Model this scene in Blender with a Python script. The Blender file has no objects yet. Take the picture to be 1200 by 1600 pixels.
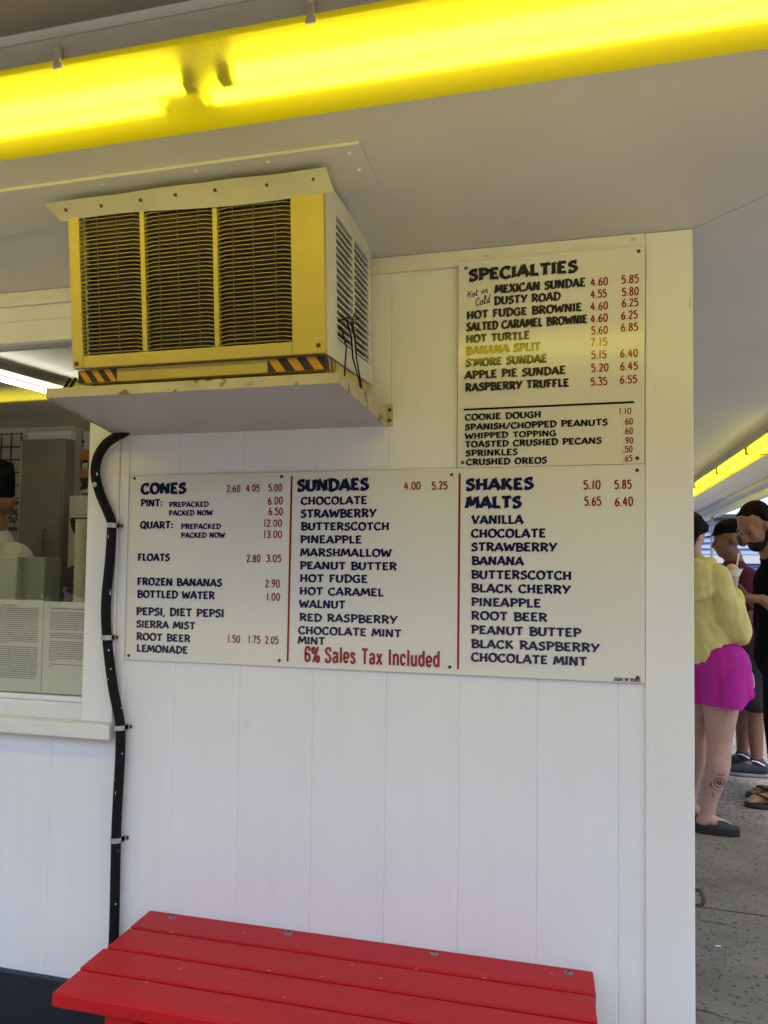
import bpy, bmesh, math, random
from mathutils import Vector, Matrix
from mathutils.bvhtree import BVHTree
random.seed(7)
C = bpy.context.scene.collection
sc = bpy.context.scene
S = 0.88          # metres per measured unit: every length below is in measured units and is scaled when built

# ------------------------------------------------------------------ camera
cam_d = bpy.data.cameras.new('camera')
cam = bpy.data.objects.new('camera', cam_d); C.objects.link(cam)
r_ = Vector((0.96860946, 0.24809605, 0.01562253)); u_ = Vector((-0.0046538, -0.04473671, 0.99898797)); f_ = Vector((-0.24854387, 0.9677019, 0.04217782))
M = Matrix((( r_.x, u_.x, -f_.x, 0), (r_.y, u_.y, -f_.y, -2.145*S), (r_.z, u_.z, -f_.z, 1.47*S), (0, 0, 0, 1)))
cam.matrix_world = M
cam_d.sensor_width = 36; cam_d.lens = 1167.915/1600*36
cam_d.shift_x = (600-553.265)/1600; cam_d.shift_y = (858.963-800)/1600
cam_d.clip_start = 0.05; cam_d.clip_end = 500
sc.camera = cam

# ------------------------------------------------------------------ world, sun, exposure
SUN_EL, SUN_AZ = math.radians(62), math.radians(155)      # azimuth counted from +y towards +x
w = bpy.data.worlds.new('World'); sc.world = w; w.use_nodes = True
nt = w.node_tree; bg = nt.nodes['Background']
sky = nt.nodes.new('ShaderNodeTexSky'); sky.sky_type = 'NISHITA'; sky.sun_disc = False
sky.sun_elevation = SUN_EL; sky.sun_rotation = SUN_AZ; sky.dust_density = 2.0; sky.air_density = 1.0; sky.ozone_density = 1.0
nt.links.new(sky.outputs[0], bg.inputs[0]); bg.inputs[1].default_value = 0.15
sd = bpy.data.lights.new('sun', 'SUN'); sd.energy = 1.2; sd.angle = math.radians(12); sd.color = (1, .96, .9)
sun = bpy.data.objects.new('sun', sd); C.objects.link(sun)
dirv = Vector((math.sin(SUN_AZ)*math.cos(SUN_EL), math.cos(SUN_AZ)*math.cos(SUN_EL), math.sin(SUN_EL)))
sun.rotation_euler = dirv.to_track_quat('Z', 'Y').to_euler(); sun.location = (6, -6, 9)
sc.view_settings.view_transform = 'Standard'; sc.view_settings.look = 'None'
sc.view_settings.exposure = 1.64; sc.view_settings.gamma = 1.0
sc.cycles.max_bounces = 10; sc.cycles.diffuse_bounces = 5; sc.cycles.transparent_max_bounces = 12
sc.cycles.caustics_refractive = True; sc.cycles.blur_glossy = 0.5; sc.cycles.sample_clamp_indirect = 6

# ------------------------------------------------------------------ helpers
ORI = {}
class MB:
    def __init__(s): s.v = []; s.f = []
    def add(s, vs, fs):
        n = len(s.v); s.v += [Vector(p) for p in vs]; s.f += [tuple(i+n for i in f) for f in fs]; return s
    def box(s, x0, x1, y0, y1, z0, z1):
        return s.add([(x, y, z) for x in (x0, x1) for y in (y0, y1) for z in (z0, z1)],
                     [(0,1,3,2), (4,6,7,5), (0,4,5,1), (2,3,7,6), (0,2,6,4), (1,5,7,3)])
    def quad(s, a, b, c, d): return s.add([a, b, c, d], [(0,1,2,3)])
    def prism(s, poly, axis, a, b):
        # poly: 2D points in the plane of the two other axes, extruded from a to b
        def P(p, t):
            q = list(p); q.insert(axis, t); return q
        n = len(poly)
        return s.add([P(p, a) for p in poly]+[P(p, b) for p in poly],
                     [tuple(range(n))[::-1], tuple(range(n, 2*n))]+[(i, (i+1) % n, n+(i+1) % n, n+i) for i in range(n)])
    def tube(s, pts, r, n=12, cap=True):
        pts = [Vector(p) for p in pts]; m = len(pts)
        rs = r if isinstance(r, (list, tuple)) else [r]*m
        t0 = (pts[1]-pts[0]).normalized()
        up = Vector((0, 0, 1)) if abs(t0.z) < .9 else Vector((1, 0, 0))
        a = t0.cross(up).normalized(); b0 = len(s.v)
        for i, p in enumerate(pts):
            t = (pts[min(i+1, m-1)]-pts[max(i-1, 0)]).normalized()
            a = (a-t*a.dot(t)).normalized(); b = t.cross(a)
            for k in range(n):
                w_ = 2*math.pi*k/n; s.v.append(p+(a*math.cos(w_)+b*math.sin(w_))*rs[i])
        for i in range(m-1):
            for k in range(n):
                k2 = (k+1) % n
                s.f.append((b0+i*n+k, b0+i*n+k2, b0+(i+1)*n+k2, b0+(i+1)*n+k))
        if cap:
            s.f.append(tuple(b0+k for k in range(n))[::-1]); s.f.append(tuple(b0+(m-1)*n+k for k in range(n)))
        return s
    def lathe(s, prof, c, n=20, axis=(0, 0, 1)):
        ax = Vector(axis).normalized(); a = ax.orthogonal().normalized(); b = ax.cross(a); c = Vector(c); b0 = len(s.v); m = len(prof)
        for r, h in prof:
            for k in range(n):
                t = 2*math.pi*k/n; s.v.append(c+ax*h+(a*math.cos(t)+b*math.sin(t))*r)
        for i in range(m-1):
            for k in range(n):
                s.f.append((b0+i*n+k, b0+i*n+(k+1) % n, b0+(i+1)*n+(k+1) % n, b0+(i+1)*n+k))
        s.f.append(tuple(b0+k for k in range(n))[::-1]); s.f.append(tuple(b0+(m-1)*n+k for k in range(n)))
        return s
    def map(s, fn): s.v = [Vector(fn(p)) for p in s.v]; return s
    def build(s, name, mat, parent=None, bev=0, smooth=False, label=None, fixn=True, seg=2):
        if parent is not None: o0 = ORI[parent.name]
        else:
            xs = [p.x for p in s.v]; ys = [p.y for p in s.v]; zs = [p.z for p in s.v]
            o0 = Vector(((min(xs)+max(xs))/2, (min(ys)+max(ys))/2, min(zs)))
        bm = bmesh.new(); vs = [bm.verts.new((p-o0)*S) for p in s.v]
        for f in s.f:
            try: bm.faces.new([vs[i] for i in f])
            except ValueError: pass
        if fixn: bmesh.ops.recalc_face_normals(bm, faces=bm.faces)
        if bev:
            es = [e for e in bm.edges if len(e.link_faces) == 2 and e.calc_face_angle(0) > .6]
            bmesh.ops.bevel(bm, geom=es, offset=bev*S, segments=seg, affect='EDGES', profile=.5, clamp_overlap=True)
        me = bpy.data.meshes.new(name); bm.to_mesh(me); bm.free()
        me.materials.append(mat)
        if smooth:
            for p in me.polygons: p.use_smooth = True
        elif bev:
            for p in me.polygons: p.use_smooth = False
        o = bpy.data.objects.new(name, me); C.objects.link(o)
        if parent is not None: o.parent = parent; ORI[o.name] = o0
        else: o.location = o0*S; ORI[o.name] = o0
        if label: o['label'] = label
        return o
def thing(name, label, cat, loc, group=None):
    o = bpy.data.objects.new(name, None); C.objects.link(o); o.location = Vector(loc)*S; ORI[o.name] = Vector(loc)
    o.empty_display_size = .1; o['label'] = label; o['category'] = cat
    if group: o['group'] = group
    return o
def tag(o, label, cat, group=None):
    o['label'] = label; o['category'] = cat
    if group: o['group'] = group
    return o
def struct(o): o['kind'] = 'structure'; return o
def copy_tree(o, off, parent=None):
    c = o.copy(); C.objects.link(c)
    if parent: c.parent = parent
    else: c.location = o.location+Vector(off)*S
    for ch in o.children: copy_tree(ch, off, c)
    return c

# ------------------------------------------------------------------ materials
def mat(name, col, rough=.5, var=0.0, vscale=3.0, bump=0.0, bscale=60.0, spec=.5, metal=0.0, col2=None, spots=None, sscale=25, sthr=.68, stretch=None, coat=0, streak=0):
    m = bpy.data.materials.new(name); m.use_nodes = True; t = m.node_tree; p = t.nodes['Principled BSDF']
    p.inputs['Roughness'].default_value = rough; p.inputs['Specular IOR Level'].default_value = spec; p.inputs['Metallic'].default_value = metal
    p.inputs['Coat Weight'].default_value = coat; p.inputs['Coat Roughness'].default_value = .1
    p.inputs['Base Color'].default_value = (*col, 1)
    tc = t.nodes.new('ShaderNodeTexCoord'); src = tc.outputs['Object']
    if stretch:
        mp = t.nodes.new('ShaderNodeMapping'); mp.inputs['Scale'].default_value = stretch
        t.links.new(src, mp.inputs[0]); src = mp.outputs[0]
    cur = None
    if var or col2:
        n = t.nodes.new('ShaderNodeTexNoise'); n.inputs['Scale'].default_value = vscale; n.inputs['Detail'].default_value = 7; n.inputs['Roughness'].default_value = .62
        t.links.new(src, n.inputs['Vector'])
        mr = t.nodes.new('ShaderNodeMapRange'); mr.inputs['From Min'].default_value = .3; mr.inputs['From Max'].default_value = .7
        t.links.new(n.outputs['Fac'], mr.inputs[0])
        mx = t.nodes.new('ShaderNodeMix'); mx.data_type = 'RGBA'
        c2 = col2 or tuple(max(0, c*(1-var)) for c in col)
        mx.inputs[6].default_value = (*col, 1); mx.inputs[7].default_value = (*c2, 1)
        t.links.new(mr.outputs[0], mx.inputs[0]); cur = mx.outputs[2]
    if spots:
        n2 = t.nodes.new('ShaderNodeTexNoise'); n2.inputs['Scale'].default_value = sscale; n2.inputs['Detail'].default_value = 3
        t.links.new(src, n2.inputs['Vector'])
        m2 = t.nodes.new('ShaderNodeMapRange'); m2.inputs['From Min'].default_value = sthr; m2.inputs['From Max'].default_value = sthr+.06
        t.links.new(n2.outputs['Fac'], m2.inputs[0])
        mx2 = t.nodes.new('ShaderNodeMix'); mx2.data_type = 'RGBA'
        if cur: t.links.new(cur, mx2.inputs[6])
        else: mx2.inputs[6].default_value = (*col, 1)
        mx2.inputs[7].default_value = (*spots, 1); t.links.new(m2.outputs[0], mx2.inputs[0]); cur = mx2.outputs[2]
    if streak:      # rain streaks and scuffs: long soft vertical marks
        mp2 = t.nodes.new('ShaderNodeMapping'); mp2.inputs['Scale'].default_value = (11, 11, .7); t.links.new(tc.outputs['Object'], mp2.inputs[0])
        n3 = t.nodes.new('ShaderNodeTexNoise'); n3.inputs['Scale'].default_value = 1.6; n3.inputs['Detail'].default_value = 6; t.links.new(mp2.outputs[0], n3.inputs['Vector'])
        m3 = t.nodes.new('ShaderNodeMapRange'); m3.inputs['From Min'].default_value = .52; m3.inputs['From Max'].default_value = .78; m3.inputs['To Max'].default_value = streak*2.2; t.links.new(n3.outputs['Fac'], m3.inputs[0])
        mx3 = t.nodes.new('ShaderNodeMix'); mx3.data_type = 'RGBA'; mx3.inputs[7].default_value = (.52, .49, .45, 1)
        t.links.new(m3.outputs[0], mx3.inputs[0]); t.links.new(cur, mx3.inputs[6]); cur = mx3.outputs[2]
    if cur: t.links.new(cur, p.inputs['Base Color'])
    if bump:
        nb = t.nodes.new('ShaderNodeTexNoise'); nb.inputs['Scale'].default_value = bscale; nb.inputs['Detail'].default_value = 5
        t.links.new(src, nb.inputs['Vector'])
        b = t.nodes.new('ShaderNodeBump'); b.inputs['Strength'].default_value = bump; b.inputs['Distance'].default_value = .004
        t.links.new(nb.outputs['Fac'], b.inputs['Height']); t.links.new(b.outputs[0], p.inputs['Normal'])
    return m
def emat(name, col, st):
    m = bpy.data.materials.new(name); m.use_nodes = True; t = m.node_tree; t.nodes.clear()
    e = t.nodes.new('ShaderNodeEmission'); e.inputs[0].default_value = (*col, 1); e.inputs[1].default_value = st
    o = t.nodes.new('ShaderNodeOutputMaterial'); t.links.new(e.outputs[0], o.inputs[0]); return m
W_WALL = mat('white_paint_wall', (.74,.75,.752), .42, .05, 2.2, .12, 90, col2=(.70,.71,.712), streak=.06, spots=(.6,.59,.56), sscale=14, sthr=.74)
W_TRIM = mat('white_paint_trim', (.74,.73,.71), .38, .06, 6, .18, 70, spots=(.58,.55,.48), sscale=40, sthr=.74, stretch=(1,1,.25))
W_CEIL = mat('white_paint_ceiling', (.63,.63,.61), .55, .09, 2.5, .15, 60, spots=(.36,.33,.28), sscale=75, sthr=.745)
W_OLD = mat('chipped_cream_paint', (.72,.70,.64), .45, .08, 9, .5, 40, spots=(.5,.47,.4), sscale=30, sthr=.7)
NAVY = mat('navy_base_paint', (.012,.016,.028), .5, .3, 8, .15, 40)
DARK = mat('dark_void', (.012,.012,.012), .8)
BOARD = mat('menu_board_enamel', (.68,.665,.605), .19, .04, 3, .03, 25, spots=(.5,.47,.36), sscale=9, sthr=.75)
BLUE = mat('navy_lettering', (.010,.012,.055), .13); BLACKL = mat('black_lettering', (.012,.011,.013), .12)
REDL = mat('red_lettering', (.27,.012,.02), .1)
SCREW = mat('rusty_screw', (.10,.07,.045), .45, .5, 90, metal=.6)
STEEL = mat('dull_steel', (.35,.35,.34), .42, .25, 30, .1, 80, metal=.8)
LAMP_CREAM = mat('ac_lamp_yellow_enamel', (.55,.44,.11), .4, .22, 7, .08, 50, spots=(.20,.11,.03), sscale=48, sthr=.715)  # cream enamel with the ceiling light's yellow mixed into its colour
AC_SIDE = mat('ac_white_enamel', (.64,.63,.57), .4, .14, 7, .05, 60, spots=(.30,.20,.10), sscale=30, sthr=.715)
COIL = mat('sooty_coil', (.15,.105,.05), .5, .6, 30, .5, 200, col2=(.045,.033,.02), stretch=(1,1,9), metal=.3)
SLAT_AC = mat('ac_slat_enamel', (.31,.26,.11), .4, .25, 40)
ORANGE = mat('hazard_orange', (.62,.30,.02), .45, .2, 30); BLACKT = mat('hazard_black', (.018,.017,.016), .5, .3, 40)
RED = mat('red_bench_paint', (.44,.006,.009), .42, .12, 9, .35, 55, col2=(.35,.006,.009), spots=(.36,.02,.02), sscale=18, sthr=.70, stretch=(.12,1,1), spec=.22)
HOSE = mat('black_rubber', (.006,.006,.007), .72, .3, 60, .3, 90, spec=.2)
FLASH = mat('dull_grey_flashing', (.36,.35,.32), .5, .12, 8, .1, 60)
GALV = mat('galvanised_clip', (.46,.46,.44), .4, .2, 50, metal=.5)
WHITE = mat('white_plastic', (.78,.77,.75), .4, .03, 20)
def concrete(name, a, b, speck, sp_scale, thr, light):
    # blotches, dark aggregate, pale grit and a rough fine-grained bump
    m = bpy.data.materials.new(name); m.use_nodes = True; t = m.node_tree; p = t.nodes['Principled BSDF']; p.inputs['Roughness'].default_value = .9; p.inputs['Specular IOR Level'].default_value = .25
    tc = t.nodes.new('ShaderNodeTexCoord'); src = tc.outputs['Object']
    def noise(sc_, det, lo, hi):
        n = t.nodes.new('ShaderNodeTexNoise'); n.inputs['Scale'].default_value = sc_; n.inputs['Detail'].default_value = det; n.inputs['Roughness'].default_value = .65; t.links.new(src, n.inputs['Vector'])
        r = t.nodes.new('ShaderNodeMapRange'); r.inputs['From Min'].default_value = lo; r.inputs['From Max'].default_value = hi; t.links.new(n.outputs['Fac'], r.inputs[0]); return r.outputs[0], n.outputs['Fac']
    def mix(f, c1, c2):
        x = t.nodes.new('ShaderNodeMix'); x.data_type = 'RGBA'; t.links.new(f, x.inputs[0])
        for i, c in ((6, c1), (7, c2)):
            if isinstance(c, tuple): x.inputs[i].default_value = (*c, 1)
            else: t.links.new(c, x.inputs[i])
        return x.outputs[2]
    c = mix(noise(2.6, 9, .35, .65)[0], a, b)
    c = mix(noise(13, 6, .55, .72)[0], c, tuple(v*.72 for v in a))
    c = mix(noise(sp_scale, 2, thr, thr+.05)[0], c, speck)
    c = mix(noise(sp_scale*1.7, 2, .66, .70)[0], c, light)
    t.links.new(c, p.inputs['Base Color'])
    nb = noise(95, 8, 0, 1)[1]; bu = t.nodes.new('ShaderNodeBump'); bu.inputs['Strength'].default_value = 1; bu.inputs['Distance'].default_value = .006
    t.links.new(nb, bu.inputs['Height']); t.links.new(bu.outputs[0], p.inputs['Normal']); return m
PAVE = concrete('worn_concrete', (.25,.208,.15), (.16,.132,.094), (.06,.05,.04), 46, .60, (.33,.30,.26))
PAVE2 = concrete('speckled_concrete', (.29,.26,.225), (.20,.178,.155), (.05,.045,.04), 44, .55, (.48,.46,.44))
def lens_mat(name, emis, rough, tint=(1,.86,.02)):
    m = bpy.data.materials.new(name); m.use_nodes = True; t = m.node_tree; t.nodes.clear()
    o = t.nodes.new('ShaderNodeOutputMaterial')
    rf = t.nodes.new('ShaderNodeBsdfRefraction'); rf.inputs['Color'].default_value = (*tint, 1); rf.inputs['Roughness'].default_value = rough; rf.inputs['IOR'].default_value = 1.25
    em = t.nodes.new('ShaderNodeEmission'); em.inputs[0].default_value = (1, .84, .012, 1); em.inputs[1].default_value = emis
    gl = t.nodes.new('ShaderNodeBsdfGlossy'); gl.inputs['Roughness'].default_value = .25
    ad = t.nodes.new('ShaderNodeAddShader'); t.links.new(rf.outputs[0], ad.inputs[0]); t.links.new(em.outputs[0], ad.inputs[1])
    mx = t.nodes.new('ShaderNodeMixShader'); mx.inputs[0].default_value = .05
    t.links.new(ad.outputs[0], mx.inputs[1]); t.links.new(gl.outputs[0], mx.inputs[2])
    n = t.nodes.new('ShaderNodeTexNoise'); n.inputs['Scale'].default_value = 320; tc = t.nodes.new('ShaderNodeTexCoord'); t.links.new(tc.outputs['Object'], n.inputs['Vector'])
    b = t.nodes.new('ShaderNodeBump'); b.inputs['Strength'].default_value = .35; b.inputs['Distance'].default_value = .002
    t.links.new(n.outputs['Fac'], b.inputs['Height']); t.links.new(b.outputs[0], rf.inputs['Normal'])
    t.links.new(mx.outputs[0], o.inputs[0]); return m
LENS = lens_mat('yellow_prismatic_lens', .07, .68)
TUBE = emat('lit_tube', (1, .95, .8), 3.9)
LENS_FAR = lens_mat('yellow_lens_far', .16, .5)
def glass_mat():
    m = bpy.data.materials.new('window_glass'); m.use_nodes = True; t = m.node_tree; t.nodes.clear()
    o = t.nodes.new('ShaderNodeOutputMaterial'); tr = t.nodes.new('ShaderNodeBsdfTransparent'); tr.inputs[0].default_value = (.90,.90,.86,1)
    gl = t.nodes.new('ShaderNodeBsdfGlossy'); gl.inputs['Roughness'].default_value = .015
    lw = t.nodes.new('ShaderNodeLayerWeight'); lw.inputs[0].default_value = .5
    pw = t.nodes.new('ShaderNodeMath'); pw.operation = 'POWER'; pw.inputs[1].default_value = 4; t.links.new(lw.outputs['Facing'], pw.inputs[0])
    fr = t.nodes.new('ShaderNodeMath'); fr.operation = 'MULTIPLY_ADD'; fr.inputs[1].default_value = .9; fr.inputs[2].default_value = .045; t.links.new(pw.outputs[0], fr.inputs[0])
    mx = t.nodes.new('ShaderNodeMixShader'); t.links.new(fr.outputs[0], mx.inputs[0]); t.links.new(tr.outputs[0], mx.inputs[1]); t.links.new(gl.outputs[0], mx.inputs[2])
    t.links.new(mx.outputs[0], o.inputs[0]); return m
GLASS = glass_mat()
# ------------------------------------------------------------------ ground
g = MB(); g.quad((-60, -60, 0), (60, -60, 0), (60, 60, 0), (-60, 60, 0)); struct(g.build('ground', PAVE2))
# nearer slabs of old concrete with a broken joint between them
def slab(x0, x1, ya, yb, seed):
    rnd = random.Random(seed); m = MB(); n = 60
    lo = [(x0+(x1-x0)*i/n, ya(x0+(x1-x0)*i/n)+rnd.uniform(-.006, .006)) for i in range(n+1)]
    hi = [(x0+(x1-x0)*i/n, yb(x0+(x1-x0)*i/n)+rnd.uniform(-.006, .006)) for i in range(n+1)]
    for i in range(n): m.quad((*lo[i], .005), (*lo[i+1], .005), (*hi[i+1], .005), (*hi[i], .005))
    return m
pv = slab(-6, 4, lambda x: -4, lambda x: 1.632+.02*math.sin(5*x), 1)
q = slab(-6, 4, lambda x: 1.641+.02*math.sin(5*x), lambda x: 3.02+.05*math.sin(2*x), 2); pv.add(q.v, q.f)
struct(pv.build('pavement', PAVE))
jq = MB(); jq.quad((-6, 1.58, .0025), (4, 1.58, .0025), (4, 1.69, .0025), (-6, 1.69, .0025)); struct(jq.build('joint_dirt', mat('joint_dirt', (.04,.035,.028), .95)))
# thin wandering cracks, a hair above the slab
CRACK = mat('crack_dirt', (.03,.027,.022), .95)
def crack(m, pts, wd):
    rnd = random.Random(len(m.v)+3); P = []
    for (x0, y0), (x1, y1) in zip(pts, pts[1:]):
        for k in range(10):
            t = k/10; P.append((x0+(x1-x0)*t+rnd.uniform(-.006, .006), y0+(y1-y0)*t+rnd.uniform(-.006, .006)))
    P.append(pts[-1])
    for i in range(len(P)-1):
        a = Vector((*P[i], .0085)); b = Vector((*P[i+1], .0085)); d = (b-a).normalized(); n = Vector((-d.y, d.x, 0))
        w0 = wd*(.4+.6*math.sin(math.pi*i/(len(P)-1))); w1 = wd*(.4+.6*math.sin(math.pi*(i+1)/(len(P)-1)))
        m.quad(a-n*w0, b-n*w1, b+n*w1, a+n*w0)
ck = MB()
crack(ck, [(.38, .64), (.50, .73), (.60, .70), (.72, .66)], .0022)
crack(ck, [(.60, 1.50), (.74, 1.47), (.80, 1.45)], .002)
struct(ck.build('ground_cracks', CRACK))

# ------------------------------------------------------------------ the stand
stand = thing('ice_cream_stand', 'white board clad ice cream stand with yellow lit soffit and menu wall', 'building', (-1.0, 0, 0))
def groove_panel(m, xs, x0, x1, z0, z1, gw=.0032, gd=.0022):
    pts = [(x0, 0)]
    for x in sorted(xs):
        if x0+.01 < x < x1-.01: pts += [(x-gw, 0), (x-gw*.4, gd), (x+gw*.4, gd), (x+gw, 0)]
    pts.append((x1, 0)); poly = pts+[(x1, .08), (x0, .08)]
    b = len(m.v); n = len(poly)
    m.v += [Vector((x, y, z0)) for x, y in poly]+[Vector((x, y, z1)) for x, y in poly]
    m.f += [(b+i, b+(i+1) % n, b+n+(i+1) % n, b+n+i) for i in range(n)]
GX = [-1.126,-.905,-.671,-.449,-.237,-.022,.19]
wp = MB(); groove_panel(wp, GX, -1.4449, .36, .0, 2.4345)
groove_panel(wp, [-1.56,-1.78,-2.0,-2.22,-2.44,-2.66,-2.88], -3.4, -1.4451, .0, 1.0)
groove_panel(wp, [], -3.4, -1.4451, 2.262, 2.4345)
wp.build('wall_panel', W_WALL, stand)
rn = random.Random(4)
for gx in (-1.126, -.905, -.671, -.449, -.237, -.022, .19):
    for z in (.62, 1.05, 1.92, 2.30):
        if rn.random() < .75: MB().lathe([(.0042, 0), (.0038, .0012), (.0015, .002)], (gx+.018*rn.choice((-1, 1)), 0, z+rn.uniform(-.06, .06)), 8, (0, -1, 0)).build('nail_head', W_TRIM, stand)
cb = MB(); cb.box(.2585, .3795, -.009, .02, 0, 2.4335); cb.build('corner_board', W_TRIM, stand, bev=.003)
MB().box(-3.4, .258, -.012, -.0005, 2.386, 2.434).build('top_trim', W_OLD, stand, bev=.003)
jb = MB(); jb.box(-1.446, -1.335, -.012, -.0004, 1.007, 2.3855); jb.box(-1.334, -1.302, -.005, -.0003, 0.19, 2.3855); jb.build('jamb_board', W_TRIM, stand, bev=.002)
MB().box(-3.4, .374, -.022, -.0001, 0, .19).build('base_plinth', NAVY, stand, bev=.003)
sw = MB(); sw.box(.30, .37, .021, 9.2, 0, 2.434); sw.build('side_wall', W_WALL, stand)
# soffit: front panels and side panels, mitred at the corner, open hairline joints between the sheets
SZ = 2.435
def sheet(m, poly, z0=SZ, z1=SZ+.012): m.prism(poly, 2, z0, z1)
sf = MB(); YF = -1.75
hx = lambda y: .38-y*.937
YD = -1.045
for a, b in ((-4.2, -1.79), (-1.787, None)):
    if b is None: sheet(sf, [(a, .3), (.378, .3), (.378, -.002), (hx(YD)-.003, YD), (a, YD)])
    else: sheet(sf, [(a, .3), (b, .3), (b, YD), (a, YD)])
ys = [1.06, 2.80, 4.55, 6.3, 9.2]
sheet(sf, [(.3805, 0), (hx(YF)+.001, YF), (2.02, YF), (2.02, .98+.0), (.3805, 1.20)])
prev = None
sk = lambda x, y: y-.085*(x-.38)/1.64*2.0
for i in range(len(ys)-1):
    y0, y1 = ys[i]+.14, ys[i+1]+.14
    sheet(sf, [(.3805, y0+.004), (2.02, y0-.22+.004), (2.02, y1-.22), (.3805, y1)])
sf.build('soffit', W_CEIL, stand)
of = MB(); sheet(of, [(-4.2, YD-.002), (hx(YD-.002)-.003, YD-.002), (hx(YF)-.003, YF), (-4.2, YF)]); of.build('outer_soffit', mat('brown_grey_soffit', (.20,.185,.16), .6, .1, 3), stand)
rf = MB(); rf.box(-4.2, 2.03, YF, 9.3, SZ+.02, SZ+.2); rf.build('roof', mat('dark_roofing', (.05,.05,.05), .9), stand)
fa = MB(); fa.box(1.985, 2.02, YF+.06, 9.2, 2.338, 2.4345); fa.box(-4.2, 2.06, YF-.0, YF+.04, 2.335, 2.66); fa.box(2.0215, 2.06, YF+.042, 9.25, 2.336, 2.66)
fa.build('fascia', W_OLD, stand, bev=.003)
MB().box(1.88, 1.984, YF+.061, 9.2, 2.395, 2.4346).build('fascia_cleat', mat('blue_grey_trim', (.42,.45,.53), .5, .1, 8), stand, bev=.002)
cp = MB(); cp.box(-4.0, -.40, -.60, -.40, 2.4265, 2.4347); cp.build('soffit_patch', W_CEIL, stand, bev=.0015)
# window: header mouldings, frame, pane, sill
win = MB(); win.box(-3.4, -1.4465, -.004, .05, 2.335, 2.3854); win.build('window', W_TRIM, stand, bev=.002)
wo = [o for o in stand.children if o.name == 'window'][0]
wf = MB(); wf.box(-3.4, -1.447, .008, .07, 2.285, 2.3345); wf.box(-3.4, -1.4475, -.002, .06, 2.262, 2.2845)
wf.box(-1.4530, -1.4466, .012, .05, 1.007, 2.2615); wf.box(-3.4, -1.4535, .013, .05, 1.0605, 1.078)
wf.build('window_frame', W_TRIM, wo, bev=.003)
MB().box(-3.4, -1.4537, .024, .028, 1.079, 2.2612).build('glass_pane', GLASS, wo)
sl = MB(); sl.box(-3.4, -1.322, -.048, -.0002, .959, 1.006); sl.box(-3.4, -1.447, -.0001, .06, 1.001, 1.0602); sl.build('window_sill', W_OLD, wo, bev=.006, seg=3)
# the room behind the glass
IW = mat('kitchen_wall_paint', (.52,.49,.42), .6, .06, 2); IC = mat('kitchen_ceiling_sheet', (.50,.49,.45), .35, .08, 2)
iw = MB(); iw.box(-4.0, -2.516, 1.42, 1.5, 0, 2.3); iw.box(-2.52, -1.35, 1.72, 1.8, 0, 2.3); iw.box(-2.53, -2.512, 1.5, 1.73, 0, 2.3); iw.box(-1.40, -1.36, .081, 1.72, 0, 2.3); iw.box(-4.05, -4.0, .081, 1.5, 0, 2.3)
iw.build('kitchen_wall', IW, stand)
MB().box(-4.05, -1.36, .075, 1.8, 2.3, 2.34).build('kitchen_ceiling', IC, stand)
cm = MB(); cm.box(-2.78, -2.500, 1.375, 1.419, 2.215, 2.265); cm.box(-2.499, -1.42, 1.66, 1.719, 2.215, 2.268); cm.build('kitchen_moulding', W_TRIM, stand, bev=.006)
MB().box(-4.0, -1.41, .08, 1.9, -.02, .02).build('kitchen_floor', mat('kitchen_floor_tile', (.2,.17,.14), .5), stand)
MB().box(-3.6, -1.5, .10, .46, .95, 1.368).build('counter', mat('counter_laminate', (.46,.46,.38), .35, .05, 5), stand, bev=.008)
MB().box(-2.808, -2.776, 1.36, 1.419, 0, 2.214).build('door_post', W_TRIM, stand, bev=.003)

# ------------------------------------------------------------------ front ceiling light
YEL = mat('fixture_cream_metal', (.50,.475,.37), .4, .08, 8, .05, 60)
FX0, FX1 = -3.3, 1.75
fl = thing('ceiling_light', 'long yellow wraparound ceiling light glowing above the menu wall', 'ceiling light', (-.27, -.92, 2.33))
body = MB(); body.box(FX0, FX1, -1.024, -.835, 2.381, 2.4345); body.build('metal_body', YEL, fl, bev=.003)
prof = [(-1.028, 2.388), (-1.026, 2.372), (-1.017, 2.352), (-1.000, 2.3405), (-.975, 2.336), (-.92, 2.3345), (-.872, 2.336), (-.846, 2.341), (-.832, 2.352), (-.826, 2.372), (-.8255, 2.395)]
ln = MB()
for (ya, za), (yb, zb) in zip(prof, prof[1:]): ln.quad((FX0, ya, za), (FX1, ya, za), (FX1, yb, zb), (FX0, yb, zb))
bmn = len(ln.v)
lo = ln.build('lens', LENS, fl, smooth=True, fixn=False)
bm = bmesh.new(); bm.from_mesh(lo.data); bmesh.ops.remove_doubles(bm, verts=bm.verts, dist=1e-5); bm.normal_update()
if sum(f.normal.z for f in bm.faces) > 0: bmesh.ops.reverse_faces(bm, faces=bm.faces)
bm.to_mesh(lo.data); bm.free()
GREYP = mat('socket_grey', (.03,.03,.03), .5)
for y, xa, xb in ((-.957, -.622, -.552), (-.915, -.690, -.618)):
    for x0, x1, xs in ((FX0+.06, xa-.02, xa), (xb+.02, FX1-.06, xb)):
        MB().tube([(x0, y, 2.3665), (x1, y, 2.3665)], .0135, 14).build('fluorescent_tube', TUBE, fl, smooth=True)
        dw = .013 if y < -.95 else .004
        MB().box(xs-dw, xs+dw, y-.013, y+.013, 2.352, 2.3805).build('lamp_socket', GREYP if y < -.95 else YEL, fl, bev=.003)
for x in (-.842, -.372, .16, .70, 1.2):
    c = MB(); c.box(x-.006, x+.006, -1.036, -1.0285, 2.372, 2.40); c.box(x-.006, x+.006, -1.040, -1.0245, 2.400, 2.408); c.box(x-.009, x+.009, -1.0345, -1.0285, 2.3695, 2.379)
    c.build('lens_clip', YEL, fl, bev=.0015)

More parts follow.
